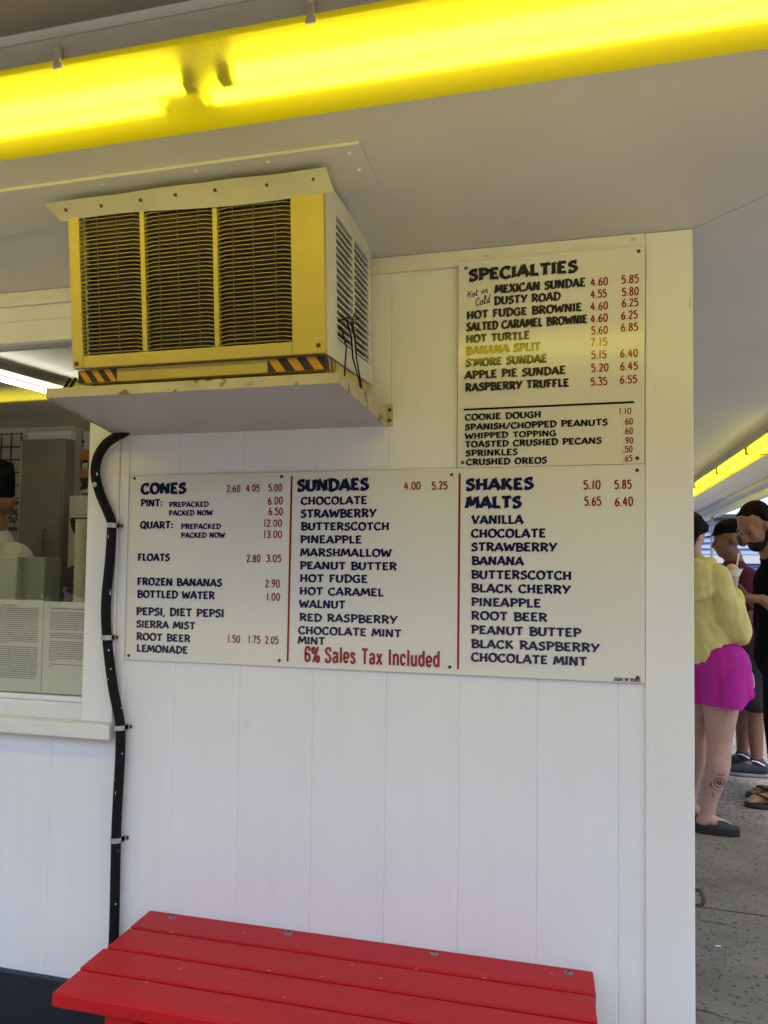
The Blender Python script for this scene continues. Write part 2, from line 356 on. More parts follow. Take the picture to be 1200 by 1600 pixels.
# ------------------------------------------------------------------ side ceiling lights, one row
L0 = 4.095
def make_side(y0, y1):
    t = thing('ceiling_light', 'yellow ceiling light over the side walkway, the one nearest to the menu wall corner', 'ceiling light', (1.33, (y0+y1)/2, 2.33), 'yellow lights over the side walkway')
    MB().box(1.268, 1.388, y0-.004, y1+.004, 2.383, 2.4345).build('metal_body', YEL, t, bev=.002)
    l = MB(); l.box(1.262, 1.398, y0+.026, y1-.026, 2.332, 2.395); b = l.build('lens', LENS_FAR, t, bev=.022, smooth=True, seg=4)
    bm = bmesh.new(); bm.from_mesh(b.data)
    bmesh.ops.delete(bm, geom=[f for f in bm.faces if f.normal.z > .3], context='FACES'); bm.to_mesh(b.data); bm.free()
    MB().tube([(1.33, y0+.03, 2.362), (1.33, y1-.03, 2.362)], .014, 12).build('fluorescent_tube', TUBE, t, smooth=True)
    e = MB(); e.box(1.264, 1.396, y0-.004, y0+.010, 2.338, 2.383); e.build('end_plate', GREYP, t, bev=.002)
    c = MB(); c.box(1.256, 1.262, y0+.40, y0+.425, 2.38, 2.41); c.build('lens_clip', YEL, t, bev=.001)
    return t
s0 = make_side(2.33, 3.21)
for k, lb in enumerate(['yellow ceiling light over the side walkway, second along its row', 'yellow ceiling light over the side walkway, middle of its row of five',
                        'yellow ceiling light over the side walkway, fourth along its row', 'yellow ceiling light over the side walkway, farthest of its row']):
    c = copy_tree(s0, (0, .882*(k+1), 0)); c['label'] = lb

# ------------------------------------------------------------------ air conditioner, tilted nose-down through the wall
TH = math.radians(5.9)
def ac(p):   # x, depth out from the wall, height over its base
    x, d, h = p; return (x, -(d*math.cos(TH)+h*math.sin(TH)), 2.052-d*math.sin(TH)+h*math.cos(TH))
acu = thing('air_conditioner', 'lamp-tinted yellow window air conditioner with louvred front jutting from the wall', 'air conditioner', (-.845, -.25, 2.0))
def acb(m, name, mt, par=acu, **k): return m.map(ac).build(name, mt, par, **k)
X0, X1, HT = -1.173, -.500, .412
fp = MB(); fp.box(X0, -1.142, .478, .500, 0, HT); fp.box(-.581, X1, .478, .500, 0, HT); fp.box(-1.1415, -.5815, .4785, .4995, 0, .031); fp.box(-1.1415, -.5815, .4785, .4995, .388, HT)
fp.box(-.9735, -.9605, .479, .499, .0315, .3875); fp.box(-.7795, -.7665, .479, .499, .0315, .3875)
fpo = acb(fp, 'front_panel', LAMP_CREAM, bev=.0025)
WIREM = mat('grey_wire', (.16,.15,.11), .5, .2, 60, metal=.4)
for xa, xb in ((-1.141, -.974), (-.960, -.780), (-.766, -.582)):
    m = MB(); nl = 36
    for i in range(nl):
        h = .036+(.350)*i/(nl-1); bow = .0002*math.sin(i*2.1)
        n = 10
        for k in range(n):      # each louvre rolls over at its two ends
            xs = [xa+(xb-xa)*k/n, xa+(xb-xa)*(k+1)/n]; hh = []
            for x in xs:
                e = max(0, 1-min(x-xa, xb-x)/.009); hh.append(h+bow-.0035*e*e)
            m.add([(xs[0], .4975, hh[0]-.0008), (xs[1], .4975, hh[1]-.0008), (xs[1], .4975, hh[1]+.0011), (xs[0], .4975, hh[0]+.0011),
                   (xs[0], .487, hh[0]+.003), (xs[1], .487, hh[1]+.003), (xs[1], .487, hh[1]+.0046), (xs[0], .487, hh[0]+.0046)],
                  [(0,1,2,3), (3,2,6,7), (4,5,1,0), (7,6,5,4)])
    acb(m, 'louvre_panel', SLAT_AC, fpo)
    m = MB()
    for t in ((.30, .63) if xa < -1 else (.22, .5, .80)):
        x = xa+(xb-xa)*t; m.tube([(x, .4995, .032), (x, .4995, .387)], .0009, 6)
    acb(m, 'grille_wire', WIREM, fpo)
fins = MB(); fins.box(-1.141, -.583, .466, .470, .02, .40); acb(fins, 'coil', COIL)
tb = MB()
for i in range(18): tb.tube([(-1.134, .4745, .045+i*.0195), (-1.134, .4745, .045+i*.0195+.010)], .006, 8)
acb(tb, 'coil_tubes', mat('dull_copper', (.18,.14,.07), .4, .3, 40, metal=.5))
for x, h in ((-1.160, .012), (-1.159, .398), (-.515, .395), (-.516, .018)):
    acb(MB().lathe([(.0055, 0), (.0055, .002), (.003, .0032)], (x, .5, h), 12, (0, 1, 0)), 'screw', SCREW)
case = MB(); case.box(X0+.004, -.52, .012, .455, -.002, HT-.004); case.box(-.5195, X1+.0005, .012, .045, 0, HT-.004); case.box(-.5195, X1+.0005, .392, .4775, 0, HT-.004)
case.box(-.5195, X1+.0005, .0455, .3915, .354, HT-.004); case.box(-.5195, X1+.0005, .0455, .3915, 0, .055); case.box(-.5195, X1, .213, .223, .0555, .3535)
acb(case, 'case', AC_SIDE, bev=.002)
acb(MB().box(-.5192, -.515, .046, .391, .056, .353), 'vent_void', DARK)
sv = MB()
for i in range(17):
    h = .0645+i*.0172
    for da, db in ((.046, .212), (.224, .391)):
        sv.add([(-.5145, da, h), (-.5145, db, h), (-.502, db, h-.004), (-.502, da, h-.004), (-.5145, da, h+.0050), (-.5145, db, h+.0050), (-.502, db, h+.0010), (-.502, da, h+.0010)],
               [(0,1,2,3), (4,7,6,5), (3,2,6,7), (0,4,5,1), (1,5,6,2), (0,3,7,4)])
acb(sv, 'side_vent', AC_SIDE)
bp = MB(); bp.box(X0+.008, X1-.004, .03, .486, -.036, -.0025); bpo = acb(bp, 'base_pan', LAMP_CREAM, bev=.002)
MB().map(ac)
ug = MB(); ug.box(X0+.03, X1-.02, .03, .46, -.060, -.0365); acb(ug, 'under_gap_shade', DARK, bev=.002)  # black block put in as the shade of the gap above the tray
# striped warning tape: solid black strip with orange slanted bars a hair proud of it
def tape(xa, xb, n, fwd):
    ob = acb(MB().box(xa, xb, .4862, .4872, -.035, -.004), 'hazard_tape', BLACKT, bpo)
    m = MB(); p = (xb-xa)/n
    for i in range(n):
        a = xa+p*i; s_ = .022
        pts = [(a, -.004), (a+p*.5, -.004), (a+p*.5+s_, -.035), (a+s_, -.035)] if fwd else [(a+s_, -.004), (a+p*.5+s_, -.004), (a+p*.5, -.035), (a, -.035)]
        pts = [(min(max(x, xa), xb), h) for x, h in pts]
        m.add([(x, .4876, h) for x, h in pts], [(0,1,2,3)])
    acb(m, 'hazard_stripe', ORANGE, bpo)
tape(X0+.008, -1.055, 3, True); tape(-.648, X1-.004, 3, True)
st = MB(); st.box(X1-.0038, X1-.003, .40, .485, -.035, -.003); acb(st, 'hazard_tape', BLACKT, bpo)
m = MB()
for d in (.41, .445): m.add([(X1-.0026, d+.022, -.004), (X1-.0026, d+.006, -.004), (X1-.0026, d-.008, -.034), (X1-.0026, d+.008, -.034)], [(0,1,2,3)])
acb(m, 'hazard_stripe', ORANGE, bpo)
tie = MB()
for off, d0 in ((0, .30), (.006, .285)):
    tie.tube([(-.492+off, d0+.03, .115), (-.486+off, d0+.01, .075), (-.490+off, d0-.02, .03), (-.478, d0-.04, -.03), (-.474, d0-.05, -.075)], .0021, 8)
tie.tube([(-.496, .385, .10), (-.485, .35, .115), (-.482, .31, .12), (-.490, .27, .112), (-.497, .235, .10)], .0022, 8)
tie.tube([(-.497, .37, .09), (-.486, .36, .04), (-.484, .385, -.02), (-.482, .40, -.07)], .002, 8)
for a in range(5): tie.tube([(-.484, .31, .117), (-.474+.003*a, .31+.024*math.cos(a*1.3), .117+.022*math.sin(a*1.3))], .0015, 6)
acb(tie, 'cable_tie', HOSE)
t2 = MB(); t2.tube([(-1.176, -.5, 1.975), (-1.188, -.515, 1.938)], .004, 8); t2.tube([(-1.160, -.5, 1.975), (-1.172, -.515, 1.938)], .004, 8); t2.build('rubber_cord', HOSE, acu)

# flashing strip screwed between soffit and the unit
fs = thing('flashing_strip', 'bent white metal flashing strip with seven screws above the air conditioner', 'flashing', (-.86, -.54, 2.37))
m = MB(); n = 48; top = []; bot = []
for i in range(n+1):
    t = i/n; xt = -1.230+.742*t; xb = -1.192+.719*t
    wv = .005*math.sin(t*9)+.003*math.sin(t*23+1)
    top.append((xt, -.557+wv*.4, 2.409)); bot.append((xb, -.537+wv*.6, 2.367-.010*t+.005*math.sin(t*7)+wv*.35))
for k, (dy, dz) in enumerate(((0, 0), (.0022, .001))):
    for i in range(n):
        a, b, c, d = [Vector(p)+Vector((0, dy, dz)) for p in (top[i], top[i+1], bot[i+1], bot[i])]
        m.add([a, b, c, d], [(0,1,2,3)] if k == 0 else [(3,2,1,0)])
for i in range(n): m.quad(bot[i], bot[i+1], Vector(bot[i+1])+Vector((0,.0022,.001)), Vector(bot[i])+Vector((0,.0022,.001)))
m.build('metal_sheet', FLASH, fs, smooth=False, fixn=False)
for t in (.06, .195, .345, .475, .615, .79, .945):
    x = -1.215+.735*t; MB().lathe([(.0042, 0), (.004, .002), (.002, .003)], (x, -.5495+.004*math.sin(t*9), 2.390), 10, (0, -.9, -.45)).build('screw', SCREW, fs)
for x, y in ((-1.05, -.575), (-.80, -.578), (-.62, -.577), (-.43, -.57), (-.425, -.50)):
    MB().lathe([(.005, 0), (.004, -.002), (.0015, -.003)], (x, y, 2.4262), 10).build('screw', W_TRIM, fs)

# ------------------------------------------------------------------ shelf tray under the unit
sh = thing('wall_shelf', 'folded metal shelf tray bolted to the wall under the air conditioner', 'shelf', (-.85, -.26, 1.92))
m = MB(); pl = [(-1.221, -.526), (-.4605, -.526), (-.4605, -.001), (-1.345, -.001)]
zt = lambda y: 1.9235+.006*(1+y/.526)
m.add([(x, y, zt(y)) for x, y in pl]+[(x, y, zt(y)+.003) for x, y in pl], [(3,2,1,0), (4,5,6,7), (0,1,5,4), (1,2,6,5), (2,3,7,6), (3,0,4,7)])
GREYM = mat('grey_painted_metal', (.40,.39,.395), .38, .1, 4, .05, 40, spots=(.3,.27,.22), sscale=12, sthr=.72)
m.build('tray', GREYM, sh)
LIPM = mat('rust_edged_cream', (.50,.45,.29), .45, .3, 8, .2, 50, spots=(.16,.085,.04), sscale=24, sthr=.60)
MB().box(-1.224, -.458, -.5295, -.5262, 1.919, 1.944).build('front_lip', LIPM, sh, bev=.001)
m = MB(); m.prism([(-.529, 1.919), (-.0035, 1.9265), (-.0035, 1.984), (-.529, 1.944)], 0, -.4600, -.4565); m.build('side_flange', LIPM, sh)
m = MB(); m.add([(-1.2225, -.526, 1.919), (-1.3465, -.001, 1.926), (-1.3465, -.001, 1.95), (-1.2225, -.526, 1.944), (-1.2215, -.526, 1.919), (-1.3455, -.001, 1.926), (-1.3455, -.001, 1.95), (-1.2215, -.526, 1.944)],
      [(0,1,2,3), (7,6,5,4), (0,4,5,1), (1,5,6,2), (2,6,7,3), (3,7,4,0)]); m.build('side_flange', LIPM, sh)
mp = MB().box(-.4565, -.438, -.0045, -.0005, 1.928, 1.994).build('mount_plate', LIPM, sh, bev=.001)
for z in (1.9445, 1.976): MB().lathe([(.0052, 0), (.0052, .003), (.0025, .005)], (-.4475, -.0045, z), 10, (0, -1, 0)).build('bolt', SCREW, mp)

# ------------------------------------------------------------------ black hose
def spline(pts, n=8):
    P = [Vector(p) for p in pts]; P = [P[0]*2-P[1]]+P+[P[-1]*2-P[-2]]; out = []
    for i in range(1, len(P)-2):
        for k in range(n):
            t = k/n; a, b, c, d = P[i-1], P[i], P[i+1], P[i+2]
            out.append(.5*((2*b)+(c-a)*t+(2*a-5*b+4*c-d)*t*t+(3*b-a-3*c+d)*t*t*t))
    out.append(P[-2]); return out
hs = thing('drain_hose', 'thick black hose snaking down the wall beside the menu board', 'hose', (-1.30, -.03, 0))
hp = [(-1.272, -.04, 1.960), (-1.298, -.042, 1.934), (-1.333, -.044, 1.916), (-1.368, -.04, 1.896), (-1.396, -.038, 1.856), (-1.405, -.036, 1.804), (-1.388, -.034, 1.741), (-1.358, -.032, 1.679), (-1.344, -.03, 1.638), (-1.346, -.03, 1.536), (-1.356, -.03, 1.393),
      (-1.349, -.03, 1.282), (-1.325, -.028, 1.13), (-1.297, -.026, 1.013), (-1.2925, -.026, .914), (-1.296, -.026, .794), (-1.2985, -.026, .656), (-1.294, -.03, .363), (-1.294, -.04, .18), (-1.29, -.04, .006)]
hz = MB().tube(spline(hp), .0152, 14).build('hose_pipe', HOSE, hs, smooth=True)
for x, z in ((-1.343, 1.636), (-1.349, 1.28), (-1.297, .999), (-1.298, .652)):
    m = MB(); y0 = -.03 if z > 1 else -.026
    m.add([], [])
    arc = [(x+.0178*math.cos(a), y0-.0178*math.sin(a)) for a in [math.pi*k/10 for k in range(11)]]
    arc = [(x+.028, -.001 if z < 1.1 else -.013)]+[(x+.0178, -.004 if z < 1.1 else -.014)]+arc+[(x-.0178, -.003 if z < 1.1 else -.0135)]
    for (xa, ya), (xb, yb) in zip(arc, arc[1:]): m.quad((xa, ya, z-.0075), (xb, yb, z-.0075), (xb, yb, z+.0075), (xa, ya, z+.0075))
    for (xa, ya), (xb, yb) in zip(arc, arc[1:]): m.quad((xa, ya-.0012, z-.0075), (xb, yb-.0012, z-.0075), (xb, yb-.0012, z+.0075), (xa, ya-.0012, z+.0075))
    m.build('pipe_clip', GALV, hs)
    MB().lathe([(.005, 0), (.0045, .003)], (x+.026, -.0022 if z < 1.1 else -.0142, z), 8, (0, -1, 0)).build('screw', SCREW, hs)
rnd = random.Random(5); fl_ = MB()
hsp = spline(hp)
def hose_at(z):
    return min(hsp, key=lambda p: abs(p.z-z) if p.x > -1.41 else 9)
for z in (1.80, 1.722, 1.716, 1.70, 1.66, 1.60, 1.43, 1.42, 1.24, 1.18, 1.15, 1.06, .92, .84, .80, .74, .62, .46, .40):
    p = hose_at(z); a = rnd.uniform(.15, .9) if rnd.random() < .7 else rnd.uniform(1.5, 2.6); r = .0156; L = rnd.uniform(.002, .007); wd = rnd.uniform(.05, .16)
    q = lambda a_, dz: (p.x+r*math.cos(a_), p.y-r*math.sin(a_), z+dz)
    fl_ = MB(); fl_.add([q(a-wd, -L), q(a+wd*.4, -L*.7), q(a+wd, L*.5), q(a, L), q(a-wd*1.2, L*.3)], [(0,1,2,3,4)]); fl_.build('paint_fleck', W_OLD, hs)
MB().lathe([(.0085, 0), (.007, .003), (.003, .0045)], (-1.395, -.0535, 1.765), 10, (0, -1, 0)).build('screw', GALV, hs)
# ------------------------------------------------------------------ sign-painter's brush alphabet: strokes swept with a flat brush
# glyph = (advance width, [strokes]); a stroke is [points], 'c' first means a smooth curve through the points
G = {
'A': (.80, [[(.03,.0),(.40,1.0)],[(.38,1.0),(.76,.0)],[(.20,.30),(.62,.33)]]),
'B': (.72, [[(.17,.0),(.15,1.0)],['c',(.02,.93),(.35,.96),(.60,.80),(.52,.60),(.22,.52)],['c',(.22,.52),(.60,.46),(.70,.25),(.50,.06),(.10,.04)]]),
'C': (.72, [['c',(.66,.80),(.50,.94),(.24,.88),(.09,.58),(.13,.24),(.32,.05),(.52,.06),(.68,.22)]]),
'D': (.78, [[(.17,.0),(.15,1.0)],['c',(.02,.93),(.35,.96),(.64,.78),(.71,.50),(.60,.20),(.36,.05),(.08,.04)]]),
'E': (.64, [[(.16,.0),(.14,1.0)],[(.12,.92),(.58,.95)],[(.14,.51),(.48,.54)],[(.12,.07),(.60,.08)]]),
'F': (.60, [[(.16,.0),(.14,1.0)],[(.10,.92),(.58,.95)],[(.14,.50),(.46,.53)]]),
'G': (.78, [['c',(.68,.80),(.50,.94),(.24,.88),(.09,.58),(.13,.24),(.34,.05),(.56,.07),(.66,.18)],[(.66,.02),(.64,.46)],[(.44,.44),(.74,.46)]]),
'H': (.78, [[(.15,.0),(.13,1.0)],[(.64,.0),(.63,1.0)],[(.14,.48),(.64,.51)]]),
'I': (.30, [[(.15,.0),(.14,1.0)]]),
'K': (.74, [[(.16,.0),(.14,1.0)],[(.62,.98),(.18,.46)],[(.30,.56),(.70,.02)]]),
'L': (.58, [[(.16,.0),(.14,1.0)],[(.12,.07),(.56,.08)]]),
'M': (.96, [[(.06,.0),(.19,1.0)],[(.20,.98),(.46,.22)],[(.46,.22),(.74,.98)],[(.76,1.0),(.90,.0)]]),
'N': (.82, [[(.13,.0),(.13,1.0)],[(.12,.98),(.66,.04)],[(.67,.0),(.66,1.0)]]),
'O': (.82, [['c',(.42,.95),(.20,.86),(.09,.50),(.20,.14),(.42,.04),(.64,.15),(.74,.50),(.64,.86),(.40,.955)]]),
'P': (.68, [[(.17,.0),(.15,1.0)],['c',(.02,.93),(.36,.96),(.62,.78),(.55,.54),(.20,.45)]]),
'Q': (.86, [['c',(.42,.95),(.20,.86),(.09,.50),(.20,.14),(.42,.04),(.64,.15),(.74,.50),(.64,.86),(.40,.955)],[(.46,.28),(.82,-.10)]]),
'R': (.74, [[(.17,.0),(.15,1.0)],['c',(.02,.93),(.36,.96),(.61,.79),(.54,.58),(.22,.50)],[(.34,.52),(.70,.0)]]),
'S': (.62, [['c',(.56,.84),(.40,.94),(.18,.86),(.14,.68),(.30,.55),(.48,.42),(.52,.22),(.38,.07),(.20,.05),(.04,.16)]]),
'T': (.70, [[(.36,.0),(.35,.98)],[(.03,.90),(.68,.95)]]),
'U': (.78, [['c',(.13,1.0),(.12,.40),(.20,.12),(.40,.05),(.58,.14),(.64,.40),(.64,1.0)]]),
'V': (.76, [[(.06,1.0),(.38,.02)],[(.38,.02),(.72,1.0)]]),
'W': (1.04,[[(.05,1.0),(.28,.02)],[(.29,.02),(.52,.78)],[(.52,.78),(.76,.02)],[(.77,.02),(1.0,1.0)]]),
'X': (.74, [[(.06,1.0),(.68,.0)],[(.66,1.0),(.06,.0)]]),
'Y': (.72, [[(.04,1.0),(.36,.46)],[(.70,1.0),(.24,.0)]]),
'Z': (.68, [[(.06,.92),(.62,.95)],[(.60,.93),(.08,.07)],[(.06,.06),(.64,.08)]]),
' ': (.42, []), ',': (.26, [[(.14,.08),(.06,-.16)]]), ':': (.32, [[(.16,.06),(.16,.24)],[(.16,.52),(.16,.70)]]), "'": (.24, [[(.14,1.0),(.09,.74)]]),
'/': (.56, [[(.04,-.04),(.52,1.04)]]), '.': (.24, [[(.12,.0),(.12,.12)]]),
}
D_ = {  # slim one-stroke numerals
'0': (.56, [['c',(.28,.97),(.12,.82),(.08,.50),(.14,.15),(.28,.03),(.43,.16),(.48,.50),(.43,.84),(.26,.97)]]),
'1': (.30, [[(.15,.0),(.15,1.0)]]),
'2': (.54, [['c',(.08,.78),(.18,.95),(.38,.92),(.45,.74),(.32,.46),(.10,.05)],[(.07,.05),(.50,.06)]]),
'3': (.54, [['c',(.09,.84),(.24,.97),(.42,.86),(.42,.64),(.22,.53)],['c',(.22,.53),(.46,.44),(.46,.16),(.26,.03),(.07,.16)]]),
'4': (.58, [[(.36,.98),(.06,.34)],[(.05,.32),(.53,.32)],[(.39,.0),(.39,.74)]]),
'5': (.54, [[(.12,.95),(.47,.95)],[(.12,.96),(.10,.56)],['c',(.10,.54),(.30,.62),(.46,.44),(.42,.14),(.24,.03),(.06,.14)]]),
'6': (.56, [['c',(.42,.96),(.20,.74),(.09,.40),(.14,.12),(.30,.03),(.45,.16),(.45,.42),(.30,.54),(.11,.40)]]),
'7': (.52, [[(.05,.94),(.48,.95)],['c',(.47,.94),(.28,.50),(.20,.0)]]),
'8': (.56, [['c',(.28,.97),(.13,.86),(.15,.64),(.28,.53),(.43,.40),(.45,.14),(.28,.03),(.11,.14),(.13,.40),(.28,.53),(.41,.64),(.42,.86),(.27,.97)]]),
'9': (.56, [['c',(.45,.60),(.28,.45),(.10,.60),(.14,.88),(.30,.97),(.44,.86),(.45,.56),(.38,.24),(.16,.03)]]),
'.': (.24, [[(.12,.0),(.12,.13)]]),
}
T_ = {  # condensed heavy face for the tax line
'6': (.44, [['c',(.34,.72),(.32,.93),(.20,.96),(.10,.84),(.09,.50),(.10,.16),(.21,.05),(.33,.16),(.34,.42),(.22,.54),(.11,.44)]]),
'%': (.52, [['c',(.12,.96),(.05,.86),(.06,.64),(.13,.58),(.20,.66),(.20,.88),(.11,.96)],['c',(.40,.42),(.33,.34),(.33,.10),(.40,.03),(.47,.10),(.47,.34),(.39,.42)],[(.12,.0),(.42,1.0)]]),
'S': (.46, [['c',(.35,.72),(.33,.91),(.20,.95),(.09,.84),(.11,.64),(.30,.46),(.36,.24),(.27,.06),(.13,.07),(.08,.28)]]),
'a': (.40, [['c',(.08,.54),(.12,.67),(.24,.67),(.30,.54),(.30,.02)],['c',(.29,.40),(.10,.34),(.08,.12),(.17,.05),(.29,.16)]]),
'l': (.20, [[(.10,.0),(.10,1.0)]]),
'e': (.40, [['c',(.08,.36),(.32,.37),(.31,.58),(.20,.68),(.09,.56),(.08,.20),(.19,.05),(.31,.18)]]),
's': (.38, [['c',(.30,.52),(.24,.67),(.12,.66),(.09,.52),(.20,.38),(.30,.24),(.28,.08),(.14,.05),(.07,.18)]]),
'T': (.46, [[(.23,.0),(.23,.98)],[(.04,.93),(.42,.93)]]),
'x': (.40, [[(.06,.70),(.34,.0)],[(.34,.70),(.05,.0)]]),
'I': (.24, [[(.12,.0),(.12,1.0)]]),
'n': (.42, [[(.09,.0),(.09,.70)],['c',(.10,.56),(.20,.67),(.32,.58),(.33,.0)]]),
'c': (.38, [['c',(.31,.48),(.26,.66),(.13,.65),(.08,.46),(.09,.18),(.19,.05),(.31,.20)]]),
'u': (.42, [['c',(.09,.70),(.09,.16),(.18,.05),(.31,.16)],[(.33,.0),(.33,.70)]]),
'd': (.42, [[(.33,.0),(.33,1.0)],['c',(.32,.54),(.20,.68),(.09,.54),(.09,.18),(.20,.05),(.32,.18)]]),
' ': (.26, []),
}
C_ = {  # brush script
'H': (.62, [['c',(.02,.10),(.14,.30),(.26,.98)],['c',(.60,1.0),(.46,.40),(.52,.02)],['c',(.10,.46),(.30,.54),(.58,.56)]]),
'C': (.56, [['c',(.52,.80),(.46,.98),(.26,.84),(.10,.42),(.18,.06),(.44,.14),(.58,.28)]]),
'o': (.44, [['c',(.26,.52),(.08,.36),(.08,.08),(.24,.02),(.38,.22),(.28,.50),(.24,.50),(.44,.42)]]),
't': (.34, [['c',(.0,.10),(.18,.50),(.24,.86)],['c',(.24,.86),(.12,.20),(.18,.02),(.34,.14)],[(.06,.58),(.36,.64)]]),
'r': (.42, [['c',(.0,.05),(.16,.48),(.20,.56),(.22,.46),(.34,.48),(.30,.20),(.34,.02),(.44,.12)]]),
'l': (.32, [['c',(.0,.10),(.22,.60),(.26,.98),(.16,.90),(.10,.20),(.16,.02),(.32,.14)]]),
'd': (.50, [['c',(.36,.46),(.16,.46),(.06,.14),(.16,.02),(.34,.30)],['c',(.48,1.0),(.36,.40),(.36,.06),(.50,.10)]]),
' ': (.34, []),
}
def _curve(pts, n=7):
    P = [Vector((*p, 0)) for p in pts]; P = [P[0]*2-P[1]]+P+[P[-1]*2-P[-2]]; out = []
    for i in range(1, len(P)-2):
        for k in range(n):
            t = k/n; a, b, c, d = P[i-1], P[i], P[i+1], P[i+2]
            out.append(.5*((2*b)+(c-a)*t+(2*a-5*b+4*c-d)*t*t+(3*b-a-3*c+d)*t*t*t))
    out.append(P[-2]); return out
LAYER = [0]
def write(mb, text, x0, x1, z, h, y, font='brush', wt=.20, zb=None, track=.06, rnd=None):
    tab = {'brush': [G, D_], 'num': [D_, G], 'tax': [T_, G], 'script': [C_, G]}[font]
    look = lambda ch: next(t[ch] for t in tab if ch in t)
    tot = sum(look(c)[0]+track for c in text)-track
    sx = (x1-x0)/tot; pen = 0; zb = z if zb is None else zb
    for ch in text:
        adv, strokes = look(ch)
        jit = (rnd.uniform(-.02, .02), rnd.uniform(.98, 1.03)) if rnd else (0, 1)
        for si, stv in enumerate(strokes):
            pts = _curve(stv[1:]) if stv[0] == 'c' else None
            if pts is None:
                a, b = Vector((*stv[0], 0)), Vector((*stv[1], 0)); pts = [a+(b-a)*k/6 for k in range(7)]
            # to metres on the board
            base = z+(zb-z)*((pen)/tot)
            Q = [Vector((x0+(pen+p.x)*sx, 0, base+h*(p.y*jit[1]+jit[0]))) for p in pts]
            m = len(Q); L = []
            yy = y-.00004*(si+1)-.0002*(LAYER[0] % 2)
            for i in range(m):
                d = (Q[min(i+1, m-1)]-Q[max(i-1, 0)]).normalized(); nn = Vector((-d.z, 0, d.x)); t = i/(m-1)
                if font in ('brush',):
                    nib = abs(d.x*.94-d.z*(-.34))      # flat brush held at a slant: wide on the stems, thinner across
                    wd = wt*h*(.66+.34*(1-nib))*(1+.30*abs(2*t-1)**3)
                    cut = Vector((.30*h*wt*(1 if abs(d.z) > .5 else 0), 0, .0))
                else: wd = wt*h
                L.append((Q[i]+nn*wd/2, Q[i]-nn*wd/2))
            if font == 'brush' and m:           # slanted terminals
                d = (Q[1]-Q[0]).normalized(); L[0] = (L[0][0]-d*wt*h*.14, L[0][1]+d*wt*h*.14)
                d = (Q[-1]-Q[-2]).normalized(); L[-1] = (L[-1][0]-d*wt*h*.14, L[-1][1]+d*wt*h*.14)
            b0 = len(mb.v)
            for a, b in L: mb.v += [Vector((a.x, yy, a.z)), Vector((b.x, yy, b.z))]
            for i in range(m-1): mb.f.append((b0+2*i, b0+2*i+1, b0+2*i+3, b0+2*i+2))
        pen += adv+track
    return mb
SPEC = [
  ('SPECIALTIES', -0.2193, 0.0825, 2.3335, 2.3339, 0.034), ('MEXICAN SUNDAE', -0.1449, 0.1037, 2.293, 2.2915, 0.0245), ('DUSTY ROAD', -0.1464, 0.0368, 2.2596, 2.26, 0.0233), ('HOT FUDGE BROWNIE', -0.2232, 0.0942, 2.2254, 2.2242, 0.0233), ('SALTED CARAMEL BROWNIE', -0.2242, 0.1085, 2.1918, 2.1882, 0.0245), ('HOT TURTLE', -0.2251, -0.0459, 2.1569, 2.1564, 0.0229), ('BANANA SPLIT', -0.2247, -0.0165, 2.1233, 2.1228, 0.0234), ("S'MORE SUNDAE", -0.2257, 0.0011, 2.0897, 2.0866, 0.0233), ('APPLE PIE SUNDAE', -0.2278, 0.0514, 2.0538, 2.0512, 0.0232), ('RASPBERRY TRUFFLE', -0.2262, 0.0607, 2.0177, 2.0171, 0.0232), ('COOKIE DOUGH', -0.2267, -0.0144, 1.9335, 1.935, 0.0183), ('SPANISH/CHOPPED PEANUTS', -0.2264, 0.1623, 1.9057, 1.9057, 0.0181), ('WHIPPED TOPPING', -0.2262, 0.0268, 1.8816, 1.8807, 0.017), ('TOASTED CRUSHED PECANS', -0.2259, 0.1468, 1.8564, 1.8561, 0.0181), ('SPRINKLES', -0.2245, -0.0774, 1.8311, 1.8314, 0.0183), ('CRUSHED OREOS', -0.2224, 0.0024, 1.8058, 1.8059, 0.0182),
]
SCRIPT = [
  ('Hot or', -0.2226, -0.1642, 2.2867, 2.2995, 0.02), ('Cold', -0.1991, -0.1567, 2.2617, 2.2703, 0.0237),
]
